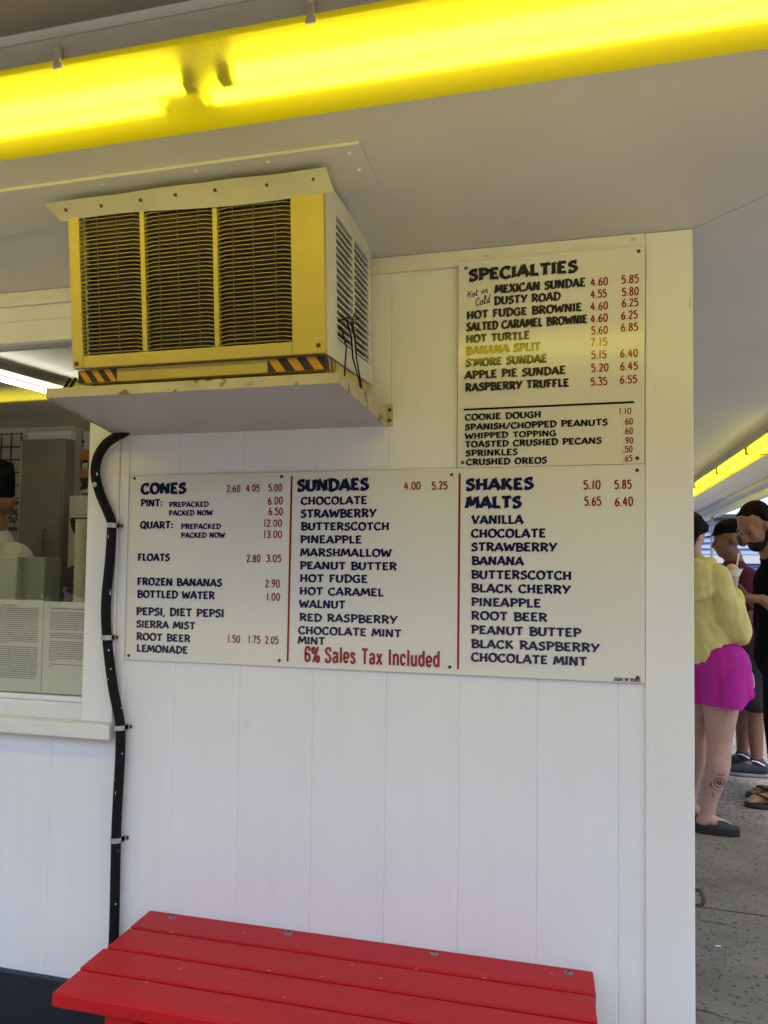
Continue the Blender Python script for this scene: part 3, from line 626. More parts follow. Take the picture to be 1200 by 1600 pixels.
SPEC_PRICE = [
  ('4.60', 0.115, 0.1618, 2.2918, 2.2909, 0.0228), ('4.55', 0.1151, 0.1585, 2.2587, 2.2576, 0.0228), ('4.60', 0.1152, 0.1619, 2.2238, 2.2239, 0.0228), ('4.60', 0.1153, 0.1619, 2.1902, 2.1904, 0.0228), ('5.60', 0.117, 0.162, 2.1577, 2.157, 0.0227), ('7.15', 0.1154, 0.1609, 2.1248, 2.1244, 0.0227), ('5.15', 0.1172, 0.1587, 2.0901, 2.09, 0.0227), ('5.20', 0.1173, 0.1643, 2.0542, 2.0534, 0.0226), ('5.35', 0.1162, 0.1605, 2.0167, 2.0169, 0.0226), ('5.85', 0.1953, 0.2411, 2.2911, 2.2914, 0.0232), ('5.80', 0.1964, 0.2411, 2.2564, 2.2576, 0.0232), ('6.25', 0.1964, 0.24, 2.2266, 2.2269, 0.0226), ('6.25', 0.1948, 0.2383, 2.1928, 2.1932, 0.0225), ('6.85', 0.1942, 0.24, 2.1602, 2.1606, 0.0225), ('6.40', 0.1926, 0.2394, 2.0892, 2.0893, 0.0224), ('6.45', 0.1926, 0.2394, 2.0537, 2.054, 0.0224), ('6.55', 0.1921, 0.2372, 2.0171, 2.0177, 0.0224), ('1.10', 0.1905, 0.223, 1.9352, 1.9351, 0.0165), ('.60', 0.201, 0.2268, 1.9054, 1.9062, 0.0176), ('.60', 0.201, 0.2268, 1.8796, 1.8805, 0.0176), ('.90', 0.201, 0.2279, 1.8538, 1.8547, 0.0176), ('.50', 0.201, 0.2262, 1.8298, 1.8309, 0.0175), ('.65', 0.201, 0.2257, 1.8052, 1.8058, 0.0175),
]
MENU = [
  ('CONES', -1.2574, -1.0968, 1.7376, 1.7379, 0.0348), ('PINT:', -1.2562, -1.1769, 1.6979, 1.6972, 0.0231), ('PREPACKED', -1.1556, -1.0189, 1.6954, 1.6941, 0.0167), ('PACKED NOW', -1.1559, -1.0047, 1.6685, 1.6675, 0.0166), ('QUART:', -1.2563, -1.138, 1.6271, 1.6268, 0.0235), ('PREPACKED', -1.1125, -0.9761, 1.6257, 1.6254, 0.0166), ('PACKED NOW', -1.1117, -0.9615, 1.5979, 1.5981, 0.0165), ('FLOATS', -1.2616, -1.1479, 1.5241, 1.5241, 0.0239), ('FROZEN BANANAS', -1.2609, -0.9674, 1.4455, 1.4479, 0.0241), ('BOTTLED WATER', -1.2597, -0.9911, 1.4063, 1.4079, 0.0241), ('PEPSI, DIET PEPSI', -1.2614, -0.9587, 1.3508, 1.3529, 0.025), ('SIERRA MIST', -1.2602, -1.0546, 1.3112, 1.3135, 0.0231), ('ROOT BEER', -1.2589, -1.0698, 1.2717, 1.2733, 0.0236), ('LEMONADE', -1.2567, -1.0775, 1.2354, 1.2363, 0.0235),
  ('SUNDAES', -0.7309, -0.5059, 1.7391, 1.7381, 0.0361), ('CHOCOLATE', -0.7174, -0.5106, 1.698, 1.6969, 0.024), ('STRAWBERRY', -0.7177, -0.4824, 1.6592, 1.6578, 0.0249), ('BUTTERSCOTCH', -0.7159, -0.443, 1.6205, 1.62, 0.0238), ('PINEAPPLE', -0.7171, -0.5249, 1.5813, 1.5813, 0.0239), ('MARSHMALLOW', -0.7164, -0.4352, 1.5422, 1.5423, 0.0238), ('PEANUT BUTTER', -0.7166, -0.419, 1.5036, 1.5032, 0.0237), ('HOT FUDGE', -0.7159, -0.5051, 1.4651, 1.4655, 0.0238), ('HOT CARAMEL', -0.7161, -0.4565, 1.4266, 1.4271, 0.0237), ('WALNUT', -0.7164, -0.572, 1.3873, 1.3888, 0.0238), ('RED RASPBERRY', -0.7156, -0.4155, 1.3475, 1.3491, 0.0236), ('CHOCOLATE MINT', -0.7179, -0.4028, 1.3091, 1.3106, 0.0235), ('MINT', -0.7188, -0.6327, 1.2794, 1.2806, 0.0228),
  ('SHAKES', -0.2236, -0.0331, 1.734, 1.7329, 0.034), ('MALTS', -0.2231, -0.066, 1.6826, 1.6811, 0.034), ('VANILLA', -0.2058, -0.061, 1.6379, 1.6367, 0.0248), ('CHOCOLATE', -0.2066, 0.0005, 1.5989, 1.5985, 0.0247), ('STRAWBERRY', -0.2063, 0.0298, 1.5606, 1.56, 0.0246), ('BANANA', -0.2047, -0.0592, 1.5211, 1.5214, 0.0247), ('BUTTERSCOTCH', -0.2056, 0.0692, 1.4823, 1.4828, 0.0244), ('BLACK CHERRY', -0.2052, 0.0665, 1.4436, 1.4446, 0.0244), ('PINEAPPLE', -0.2049, -0.0118, 1.405, 1.4047, 0.0245), ('ROOT BEER', -0.2045, 0.005, 1.3664, 1.3669, 0.0244), ('PEANUT BUTTEP', -0.2042, 0.0944, 1.326, 1.3276, 0.0242), ('BLACK RASPBERRY', -0.2038, 0.1422, 1.2863, 1.2894, 0.0241), ('CHOCOLATE MINT', -0.2035, 0.1101, 1.2503, 1.2494, 0.0247),
]
MENU_PRICE = [
  ('2.60', -0.9613, -0.9137, 1.7395, 1.7398, 0.0229), ('4.05', -0.8957, -0.8499, 1.7395, 1.7398, 0.0228), ('5.00', -0.8233, -0.7777, 1.7399, 1.7397, 0.0226), ('6.00', -0.8239, -0.7737, 1.6991, 1.6996, 0.0235), ('6.50', -0.8206, -0.7731, 1.6667, 1.6674, 0.0235), ('12.00', -0.8355, -0.7749, 1.631, 1.6318, 0.0225), ('13.00', -0.8347, -0.7742, 1.5967, 1.5977, 0.0225), ('2.80', -0.8896, -0.8425, 1.5228, 1.5232, 0.0235), ('3.05', -0.8258, -0.7752, 1.5239, 1.5243, 0.0234), ('2.90', -0.8273, -0.7782, 1.4468, 1.4472, 0.0233), ('1.00', -0.8212, -0.7769, 1.4076, 1.408, 0.0233), ('1.50', -0.9456, -0.9033, 1.2757, 1.2767, 0.0235), ('1.75', -0.8781, -0.837, 1.2762, 1.2767, 0.0233), ('2.05', -0.8235, -0.7793, 1.2767, 1.2773, 0.0231),
  ('4.00', -0.4022, -0.3518, 1.738, 1.7391, 0.0234), ('5.25', -0.3209, -0.2737, 1.7367, 1.7378, 0.0241),
  ('5.10', 0.0978, 0.1447, 1.7315, 1.732, 0.0253), ('5.85', 0.1791, 0.224, 1.7315, 1.7313, 0.0251), ('5.65', 0.1007, 0.1459, 1.6861, 1.6862, 0.0253), ('6.40', 0.1802, 0.2279, 1.6847, 1.6843, 0.025),
]
TAX = [
  ('6% Sales Tax Included', -0.6981, -0.2899, 1.2278, 1.228, 0.0465),
]
MAKER = [
  ('SIGNS BY RENEE', 0.1785, 0.2472, 1.2135, 1.2133, 0.0091),
]

YB = -.0065       # face of the boards
bd = thing('menu_board', 'long menu board of cones, sundaes and shakes with two red dividing lines', 'menu board', (-.52, 0, 1.209))
MB().box(-1.2965, .2575, YB, -.0006, 1.2095, 1.7985).map(lambda p: (p.x, p.y-(.0035 if p.x > .2 else 0), p.z)).build('board_panel', BOARD, bd, bev=.0015)
def ybd(x): return YB-.0035*(x+1.2965)/1.554
def write_all(tabs, y, font, wt, name, mt, par, big=None, **k):
    mb = MB(); rnd = random.Random(3)
    for t, x0, x1, z0, z1, h in tabs:
        yy = y(x1)-.0009 if callable(y) else y
        # the flat brush is half its width outside the centre line of the outer stems
        ww = wt*(1.18 if big and h > big else 1)
        if font == 'brush':
            tot = sum((G.get(c) or D_[c])[0]+.06 for c in t); ww *= min(1.05, max(.68, (x1-x0)/tot/(h*.86)))
        e = ww*h*.28
        write(mb, t, x0+e*.4, x1-e*.4, (z0+z1)/2+ww*h*.1, h*(1-.18*ww), yy, font, ww, rnd=rnd, **k)
    if par.name == sb_name[0]: mb.map(lambda p: (p.x, p.y-LEAN*(p.z-1.7995), p.z))
    return mb.build(name, mt, par, fixn=False)
sb_name = ['']
secs = [lambda r: r[1] < -.75, lambda r: -.75 <= r[1] < -.24, lambda r: r[1] >= -.24]
for f in secs:
    write_all([r for r in MENU if f(r)], ybd, 'brush', .32, 'lettering', BLUE, bd, big=.03)
    write_all([r for r in MENU_PRICE if f(r)], ybd, 'num', .165, 'price_lettering', REDL, bd)
write_all(TAX, ybd, 'tax', .155, 'tax_lettering', REDL, bd, track=.03)
write_all(MAKER, ybd, 'num', .2, 'maker_lettering', BLACKL, bd)
for xa, za, xb, zb in ((-.7475, 1.786, -.7492, 1.226), (-.2400, 1.7835, -.2393, 1.2257)):
    y = ybd(xa)-.0009; MB().add([(xa-.0031, y, za), (xa+.0031, y, za), (xb+.0031, y, zb), (xb-.0031, y, zb)], [(0,1,2,3)]).build('dividing_line', REDL, bd, fixn=False)
def screw(x, y, z, par, r=.0052): MB().lathe([(r, 0), (r*.95, .0012), (r*.5, .0024)], (x, y, z), 10, (0, -1, 0)).build('screw', SCREW, par)
for x, z in ((-1.281, 1.789), (-.78, 1.785), (-.776, 1.228), (-.263, 1.78), (-.263, 1.231), (-1.284, 1.223), (.238, 1.782), (.239, 1.225)): screw(x, ybd(x), z, bd)
sb = thing('menu_board', 'square specialties board of dark lettering and small topping prices under the soffit', 'menu board', (.004, 0, 1.7995))
YS = -.0075
sb_name[0] = sb.name
LEAN = .026
MB().box(-.2475, .2565, YS, -.0006, 1.7995, 2.3925).map(lambda p: (p.x, p.y-(.004 if p.x > .2 else 0)-LEAN*(p.z-1.7995), p.z)).build('board_panel', BOARD, sb, bev=.0012)
def ysd(x): return YS-.004*(x+.2475)/.504
for f in (lambda r: r[3] > 1.96, lambda r: r[3] <= 1.96): write_all([r for r in SPEC if f(r)], ysd, 'brush', .32, 'lettering', BLACKL, sb, big=.03)
for f in (lambda r: r[3] > 1.96 and r[1] < .18, lambda r: r[3] > 1.96 and r[1] >= .18, lambda r: r[3] <= 1.96): write_all([r for r in SPEC_PRICE if f(r)], ysd, 'num', .165, 'price_lettering', REDL, sb)
mb = MB()
for t, x0, x1, z0, z1, h in SCRIPT: write(mb, t, x0, x1, z0, h, ysd(x1)-.0009, 'script', .11, zb=z1)
mb.map(lambda p: (p.x, p.y-LEAN*(p.z-1.7995), p.z)).build('script_lettering', BLACKL, sb, fixn=False)
MB().add([(-.230, ysd(-.23)-.0009, 1.9632), (.229, ysd(.229)-.0009, 1.9638), (.229, ysd(.229)-.0009, 1.9694), (-.230, ysd(-.23)-.0009, 1.9688)], [(0,1,2,3)]).map(lambda p: (p.x, p.y-LEAN*(p.z-1.7995), p.z)).build('ruled_line', BLACKL, sb, fixn=False)
eg = MB(); e = .0016
for x0, x1, z0, z1 in ((-.2495, -.2480, 1.7985, 2.3935), (.2568, .2583, 1.7985, 2.3935), (-.2479, .2567, 2.3926, 2.3940), (-.2479, .2567, 1.7986, 1.7994)): eg.box(x0, x1, -.0035, -.0007, z0, z1)
eg.build('board_gap_shadow', mat('gap_shadow_dark', (.05,.045,.03), .8), sb)  # dark strips drawn as the shadow gap round the board
for x, z in ((-.226, 2.374), (.24, 2.377), (-.232, 1.815), (.238, 1.814)): screw(x, ysd(x)-LEAN*(z-1.7995), z, sb)

# ------------------------------------------------------------------ notices taped inside the glass
PAPER = mat('notice_paper', (.72,.72,.66), .6, .04, 4); INK = mat('notice_ink', (.05,.05,.05), .7)
def notice(x0, x1, z0, z1, label, rows, title=None, tx0=None, tx1=None, ztop=None):
    t = thing('notice_sheet', label, 'notice', ((x0+x1)/2, .032, z0), 'typed notices in the window')
    MB().box(x0, x1, .032, .0332, z0, z1).build('paper', PAPER, t)
    rn = random.Random(len(rows)); m = MB(); z = ztop
    for frac in rows:
        if frac > 0:
            x = tx0; end = tx0+(tx1-tx0)*frac
            while x < end-.003:                # words as runs of small letters
                for _ in range(rn.randint(2, 8)):
                    if x > end-.002: break
                    lw = rn.uniform(.0014, .0024); hh = rn.choice((.0026, .0026, .0028, .0038))
                    m.add([(x, .0316, z), (x+lw*.78, .0316, z), (x+lw*.78, .0316, z+hh), (x, .0316, z+hh)], [(0,1,2,3)]); x += lw+.0003
                x += .0014
        z -= .00685
    if title:
        write(m, title, *title_pos, .0045, .0316, 'brush', .2); m.quad((title_pos[0], .0316, title_pos[2]-.0015), (title_pos[1]+.012, .0316, title_pos[2]-.0015), (title_pos[1]+.012, .0316, title_pos[2]-.0008), (title_pos[0], .0316, title_pos[2]-.0008))
    m.build('text_block', INK, t, fixn=False)
title_pos = (-1.795, -1.742, 1.369)
rows_a = [1]*17+[.55]+[0]+[1]*15+[.97]
notice(-1.93, -1.632, 1.0815, 1.3895, 'typed notice sheet in the window with an underlined heading', rows_a, 'ALL ABOUT', -1.915, -1.648, 1.359)
rows_b = [1, 0, 1, 1, 1, 1, 1, 1, 1, 1, .98, 0, 1, 1, .95, 0, 1, 1, 1, 1, 1, 1, 1, 1, 1, .2, 0, .97, .1]
notice(-1.6295, -1.456, 1.0815, 1.3865, 'typed notice sheet in the window nearest the white jamb and hose', rows_b, None, -1.604, -1.461, 1.362)

# ------------------------------------------------------------------ bench
be = thing('bench', 'glossy red painted slat bench standing against the white wall', 'bench', (-.53, -.245, 0))
X_ = (-1.186, .128)
for k, (ya, yb) in enumerate(((-.121, -.006), (-.2445, -.1305), (-.364, -.254), (-.487, -.3735))):
    dx = (0, .002, -.003, .003)[k]
    s = MB().box(X_[0]+dx, X_[1]-.004*k, ya, yb, .403, .441-.0006*k).build('slat', RED, be, bev=.0055, seg=3)
    if k == 0:
        for x in (-1.094, -.722, -.294, .064):
            MB().lathe([(.0115, 0), (.0115, .0012), (.0075, .0014), (.0072, .0045), (.004, .0062)], (x, -.035, .441), 14).build('bolt', STEEL, s)
            MB().lathe([(.0062, .0064), (.001, .0066)], (x, -.035, .441), 10).build('bolt_head', SCREW, s)
for x in (-1.0, -.06):
    m = MB(); m.box(x-.045, x+.045, -.47, -.012, .365, .4025); m.build('crossbar', RED, be, bev=.004)
    for y in (-.44, -.05):
        MB().box(x-.04, x+.04, y-.03, y+.03, 0, .3645).build('leg', RED, be, bev=.004)
MB().box(-.954, -.106, -.27, -.23, .18, .26).build('stretcher', RED, be, bev=.004)
CHIP = mat('bare_pink_chip', (.5,.22,.2), .6); rn = random.Random(9)
for x, y in ((-.85, -.066), (-.93, -.30), (-.56, -.235), (-.50, -.155), (.02, -.052), (-1.05, -.122), (-.70, -.245), (-.33, -.131), (-.15, -.123), (-.62, -.352), (-.98, -.385), (-.41, -.20)):
    pts = [(x+.006*math.cos(a)*rn.uniform(.5, 1.2), y+.0035*math.sin(a)*rn.uniform(.5, 1.2), .4416) for a in [k*math.pi/4 for k in range(8)]]
    MB().add(pts, [tuple(range(8))]).build('paint_chip', CHIP, be)

# hook on the corner, scrap on the pavement
hk = MB(); hk.tube([(.381+.0, .02, .672), (.392, .015, .676), (.401, .01, .668), (.403, .005, .655), (.398, .002, .645), (.389, .002, .640), (.382, .004, .643)], [.004, .005, .006, .006, .0055, .0045, .003], 10)
hk.lathe([(.010, 0), (.009, .003)], (.3795, .02, .672), 10, (1, 0, 0))
tag(hk.build('wall_hook', SCREW, smooth=True), 'small rusty bent hook on the edge of the white corner board', 'hook')
sp = MB().box(.675, .695, 1.238, 1.246, .0055, .010).map(lambda p: (p.x+(p.y-1.24)*.6, p.y, p.z+(.002 if p.x > .69 else 0)))
tag(sp.build('paper_scrap', WHITE, bev=.001), 'tiny white scrap of paper lying on the brown concrete', 'litter')

# ------------------------------------------------------------------ in the kitchen
tl = thing('kitchen_light', 'bare white fluorescent strip lit on the kitchen ceiling behind the glass', 'ceiling light', (-2.05, .5, 2.22))
dx = lambda y: -2.182+.288*y
m = MB()
for o_ in (0,): m.tube([(dx(.10), .10, 2.245), (dx(1.10), 1.10, 2.245)], .0095, 12)
m.build('tube', emat('kitchen_tube', (1, .95, .82), 6.5), tl, smooth=True)
m = MB(); m.add([(dx(.09)-.05, .09, 2.27), (dx(.09)+.05, .09, 2.27), (dx(1.12)+.05, 1.12, 2.27), (dx(1.12)-.05, 1.12, 2.27), (dx(.09)-.03, .09, 2.2995), (dx(.09)+.03, .09, 2.2995), (dx(1.12)+.03, 1.12, 2.2995), (dx(1.12)-.03, 1.12, 2.2995)],
      [(0,1,2,3), (7,6,5,4), (0,4,5,1), (1,5,6,2), (2,6,7,3), (3,7,4,0)]); m.build('light_housing', IC, tl)
gp = thing('wire_grid_panel', 'dark wire grid panel on the pale kitchen wall behind the worker', 'grid panel', (-2.98, 1.40, 1.35))
MB().box(-3.3, -2.812, 1.409, 1.4195, 1.34, 2.30).build('backing_sheet', mat('pale_backing', (.56,.54,.46), .5, .05, 5), gp)
m = MB(); D2 = mat('dark_wire', (.06,.052,.04), .5)
for i in range(8): x = -2.835-.0655*i; m.tube([(x, 1.400, 1.90), (x, 1.400, 2.27)], .0042, 6)
for i in range(6): z = 2.262-.072*i; m.tube([(-3.3, 1.396, z), (-2.826, 1.396, z)], .0042, 6)
m.build('wire_grid', D2, gp)
tb = thing('tile_border', 'band of brown scrollwork tiles between dark stripes on the kitchen wall', 'tiles', (-2.97, 1.40, 1.71))
MB().box(-3.25, -2.815, 1.402, 1.4085, 1.735, 1.872).build('tile_band', mat('tile_cream', (.50,.46,.36), .3, .05, 9), tb)
m = MB(); BR = mat('tile_brown', (.10,.065,.04), .35)
m.box(-3.25, -2.815, 1.398, 1.4018, 1.865, 1.885); m.box(-3.25, -2.815, 1.398, 1.4018, 1.722, 1.740); m.build('tile_stripe', BR, tb)
m = MB()
for i in range(4):
    cx = -2.87-.105*i
    for a in range(8):
        t = a*math.pi/4; m.tube([(cx+.010*math.cos(t), 1.4005, 1.803+.010*math.sin(t)), (cx+.03*math.cos(t+.3), 1.4, 1.803+.034*math.sin(t+.3)), (cx+.042*math.cos(t+.1), 1.4005, 1.803+.046*math.sin(t+.1))], [.002, .0075, .002], 6)
m.build('tile_scroll', BR, tb)
cc = thing('steel_cabinet', 'tall brownish steel cabinet with a long door handle in the kitchen', 'cabinet', (-2.645, 1.39, 0))
CAB = mat('brown_steel', (.30,.27,.22), .4, .12, 2, .03, 30, metal=.15)
MB().box(-2.774, -2.503, 1.33, 1.4195, .1, 2.214).build('body', CAB, cc, bev=.004)
MB().box(-2.768, -2.51, 1.318, 1.3295, .12, 1.985).build('door', CAB, cc, bev=.004)
MB().tube([(-2.60, 1.318, 1.72), (-2.60, 1.296, 1.71), (-2.60, 1.296, 1.50), (-2.60, 1.318, 1.49)], .007, 8).build('handle', STEEL, cc)
dp = thing('towel_dispenser', 'white wall dispenser with a dark half round front window in the kitchen', 'dispenser', (-2.31, 1.2, 1.5))
m = MB(); m.box(-2.372, -2.18, 1.19, 1.34, 1.50, 1.79); m.build('body', mat('dispenser_white', (.50,.48,.44), .4), dp, bev=.01)
MB().box(-2.372, -2.18, 1.195, 1.34, 1.7905, 1.886).build('top_box', mat('dispenser_top', (.54,.52,.47), .45), dp, bev=.004)
m = MB(); pts = [(-2.352+0*.0, 1.778)]+[(-2.262+.095*math.cos(a), 1.778-.115*math.sin(-a+math.pi*2)*-1) for a in []]
pts = [(-2.262+.092*math.cos(math.pi+math.pi*k/16), 1.772+.118*math.sin(math.pi+math.pi*k/16)) for k in range(17)]
m.prism(pts, 1, 1.183, 1.1895); m.build('window', mat('smoked_plastic', (.035,.03,.025), .25), dp)
MB().box(-2.36, -2.19, 1.20, 1.72, 0, 1.4995).build('stand', CAB, dp, bev=.004)
bx = thing('storage_box', 'pale green translucent box on the counter behind the notices', 'box', (-1.98, .32, 1.369))
GB = mat('pale_green_plastic', (.50,.53,.42), .4, .05, 9); GB2 = mat('grey_green_plastic', (.30,.32,.27), .4, .05, 9)
MB().box(-2.2, -1.955, .30, .44, 1.369, 1.545).build('body', GB, bx, bev=.006); MB().box(-1.9545, -1.856, .33, .43, 1.369, 1.544).build('end_panel', GB2, bx, bev=.004)
MB().box(-1.862, -1.856, .3235, .3295, 1.385, 1.404).build('latch', WHITE, bx, bev=.001)
ap = thing('kitchen_machine', 'low dark machine with a rounded top beside the cup stack', 'machine', (-2.0, .9, 1.1))
m = MB(); m.prism([(-2.185, 1.0), (-2.185, 1.472)]+[(-2.03+.085*math.cos(a), 1.475+.05*math.sin(a)) for a in [math.pi*k/8 for k in range(8, -1, -1)]]+[(-1.93, 1.0)], 1, .8, .95)
m.build('body', mat('dark_machine', (.05,.04,.032), .35, .2, 8), ap, bev=.004)
MB().box(-2.19, -1.92, .79, 1.0, 0, .9995).build('base', CAB, ap)
cs = MB(); pr = []
for i in range(24): z = 1.369+i*.0135; pr += [(.030, z), (.034, z+.0095), (.034, z+.0125)]
cs.lathe(pr, (-1.737, .40, 0), 20); tag(cs.build('cup_stack', mat('cup_paper', (.62,.60,.46), .5), smooth=False), 'tall stack of cream paper cups on the counter by the window jamb', 'cups')
cw = thing('cow_cutout', 'painted cow cutout in an orange sun hat hanging on the kitchen wall', 'decoration', (-2.5, 1.5, 1.93))
WH = mat('cow_white', (.66,.64,.60), .5); BK = mat('cow_black', (.025,.022,.02), .5); BRC = mat('cow_brown', (.07,.042,.03), .5); PK = mat('cow_pink', (.45,.17,.14), .5); OR = mat('hat_orange', (.62,.26,.03), .55, .2, 30)
def disc(cx, cz, rx, rz, y0, y1, n=16, ph=0): return [(cx+rx*math.cos(2*math.pi*k/n+ph), cz+rz*math.sin(2*math.pi*k/n+ph)) for k in range(n)]
MB().box(-2.586, -2.45, 1.50, 1.508, 2.158, 2.284).build('spotted_card', WH, cw)
m = MB(); rn = random.Random(2)
for cx, cz, a in ((-2.572, 2.245, .006), (-2.558, 2.238, .008), (-2.543, 2.225, .009), (-2.530, 2.236, .012), (-2.512, 2.228, .008), (-2.556, 2.205, .006), (-2.535, 2.200, .007), (-2.515, 2.206, .006), (-2.548, 2.185, .005)):
    m.prism([(cx+a*rn.uniform(.6, 1.3)*math.cos(t), cz+a*1.3*rn.uniform(.6, 1.3)*math.sin(t)) for t in [k*math.pi/4 for k in range(8)]], 1, 1.4975, 1.4995)
m.build('patch', BK, cw)
m = MB(); m.prism(disc(-2.485, 2.075, .045, .085, 0, 0), 1, 1.49, 1.499); m.build('head', BRC, cw)
m = MB(); m.prism([(-2.500, 2.12), (-2.472, 2.12), (-2.468, 2.04), (-2.503, 2.04)], 1, 1.484, 1.4895); m.build('blaze', WH, cw)
m = MB(); m.prism(disc(-2.487, 2.045, .038, .026, 0, 0), 1, 1.478, 1.4835); m.build('muzzle', PK, cw)
m = MB(); m.prism(disc(-2.480, 2.134, .05, .030, 0, 0), 1, 1.484, 1.4835+.006); m.prism(disc(-2.478, 2.152, .03, .03, 0, 0), 1, 1.48, 1.4838); m.build('sun_hat', OR, cw)
m = MB(); m.prism([(-2.527, 1.94), (-2.522, 2.07), (-2.43, 2.07), (-2.43, 1.94)], 1, 1.4995, 1.506); m.build('body', WH, cw)
m = MB()
for cx, cz, a in ((-2.514, 1.965, .012), (-2.512, 2.0, .009), (-2.49, 1.98, .02)): m.prism(disc(cx, cz, a, a*1.2, 0, 0, 9), 1, 1.4965, 1.4993)
m.build('patch', BK, cw)
# ------------------------------------------------------------------ people: one blended surface from tapered limbs
def _cap(p0, p1, r0, r1, n=14, k=4):
    p0, p1 = Vector(p0), Vector(p1); ax = p1-p0; L = ax.length; ax.normalize(); a = ax.orthogonal().normalized(); b = ax.cross(a)
    V, F, R = [], [], []
    for i in range(k+1):
        t = -math.pi/2+math.pi/2*i/k; R.append((p0+ax*r0*math.sin(t), r0*math.cos(t)))
    for i in range(k+1):
        t = math.pi/2*i/k; R.append((p1+ax*r1*math.sin(t), r1*math.cos(t)))
    for c, r in R:
        r = max(r, 1e-4)
        for j in range(n): w_ = 2*math.pi*j/n; V.append(c+(a*math.cos(w_)+b*math.sin(w_))*r)
    for i in range(len(R)-1):
        for j in range(n): F.append((i*n+j, i*n+(j+1) % n, (i+1)*n+(j+1) % n, (i+1)*n+j))
    F.append(tuple(range(n))[::-1]); F.append(tuple((len(R)-1)*n+j for j in range(n)))
    return V, F
def _ell(c, r, R=None, n=18, k=12):
    c = Vector(c); V, F = [], []
    for i in range(k+1):
        t = -math.pi/2+math.pi*i/k; q = max(math.cos(t), 1e-3)
        for j in range(n):
            w_ = 2*math.pi*j/n; p = Vector((r[0]*q*math.cos(w_), r[1]*q*math.sin(w_), r[2]*math.sin(t)))
            V.append(c+(R @ p if R else p))
    for i in range(k):
        for j in range(n): F.append((i*n+j, i*n+(j+1) % n, (i+1)*n+(j+1) % n, (i+1)*n+j))
    F.append(tuple(range(n))[::-1]); F.append(tuple(k*n+j for j in range(n)))
    return V, F
def blob(parts, vox=.009, it=4, disp=None):
    m = MB()
    for p in parts:
        if p[0] == 'c': m.add(*_cap(*p[1:]))
        elif p[0] == 'chain':
            for i in range(len(p[1])-1): m.add(*_cap(p[1][i], p[1][i+1], p[2][i], p[2][i+1]))
        else: m.add(*_ell(*p[1:]))
    me = bpy.data.meshes.new('tmp'); me.from_pydata([tuple(v) for v in m.v], [], m.f); ob = bpy.data.objects.new('tmp', me); C.objects.link(ob)
    bm = bmesh.new(); bm.from_mesh(me); bmesh.ops.recalc_face_normals(bm, faces=bm.faces); bm.to_mesh(me); bm.free()
    r = ob.modifiers.new('r', 'REMESH'); r.mode = 'VOXEL'; r.voxel_size = vox
    if it: s = ob.modifiers.new('s', 'SMOOTH'); s.factor = .5; s.iterations = it
    dg = bpy.context.evaluated_depsgraph_get(); ev = ob.evaluated_get(dg); em = ev.to_mesh()
    out = MB(); out.v = [v.co.copy() for v in em.vertices]; out.f = [tuple(f.vertices) for f in em.polygons]
    ev.to_mesh_clear(); bpy.data.objects.remove(ob); bpy.data.meshes.remove(me)
    return out
def frame(yaw, pitch=0, roll=0):
    # columns: forward, left, up ; yaw counted from +x towards +y ; pitch > 0 looks down
    return Matrix.Rotation(yaw, 3, 'Z') @ Matrix.Rotation(pitch, 3, 'Y') @ Matrix.Rotation(roll, 3, 'X')
def head_parts(c, R, s=1.0):
    c = Vector(c); q = lambda x, y, z: c+R @ (Vector((x, y, z))*s)
    E = lambda x, y, z, rx, ry, rz: ('e', q(x, y, z), (rx*s, ry*s, rz*s), R)
    K = lambda a, b, r0, r1: ('c', q(*a), q(*b), r0*s, r1*s)
    return [E(-.012, 0, .045, .104, .080, .098), E(.030, 0, -.02, .066, .064, .10), E(.052, 0, -.095, .040, .042, .034), E(.02, .0, -.07, .06, .062, .05),
            K((.094, 0, .012), (.118, 0, -.034), .010, .015), K((.108, -.014, -.040), (.108, .014, -.040), .009, .009), K((.078, -.044, .030), (.078, .044, .030), .018, .018), K((.090, -.020, -.066), (.090, .020, -.066), .011, .011), K((.088, -.017, -.079), (.088, .017, -.079), .010, .010),
            E(.066, .036, -.022, .026, .024, .03), E(.066, -.036, -.022, .026, .024, .03),
            E(-.012, .083, -.012, .024, .013, .036), E(-.012, -.083, -.012, .024, .013, .036)], q
def hand_parts(wr, d, pn, curl=.7, s=1.0, side=1):
    # wr wrist, d direction of the fingers, pn palm normal ; four bent fingers of unequal length and a thumb from the palm's side
    wr = Vector(wr); d = Vector(d).normalized(); pn = Vector(pn); pn = (pn-d*pn.dot(d)).normalized(); sd = d.cross(pn)*side
    P = [('c', wr, wr+d*.05*s, .026*s, .030*s)]
    for k in (-1.5, -.5, .5, 1.5): P.append(('c', wr+d*.03*s+sd*.010*k*s, wr+d*.088*s+sd*.0195*k*s, .017*s, .0135*s))
    for k, L in zip((-1.5, -.5, .5, 1.5), (.074, .090, .094, .080)):
        a = wr+d*.092*s+sd*.0215*k*s; pts = [a]; ang = 0
        for f in (.44, .32, .24):
            ang += curl; pts.append(pts[-1]+(d*math.cos(ang)+pn*math.sin(ang))*L*f*s)
        P.append(('chain', pts, [.0112*s, .0104*s, .0098*s, .0085*s]))
    t0 = wr+d*.025*s+sd*.026*s; P.append(('chain', [t0, t0+(d*.6+sd*.6+pn*.35)*.042*s, t0+(d*.85+sd*.55+pn*.9)*.062*s, t0+(d*1.0+sd*.35+pn*1.3)*.078*s], [.016*s, .0135*s, .012*s, .010*s]))
    return P
from mathutils import noise as mn_
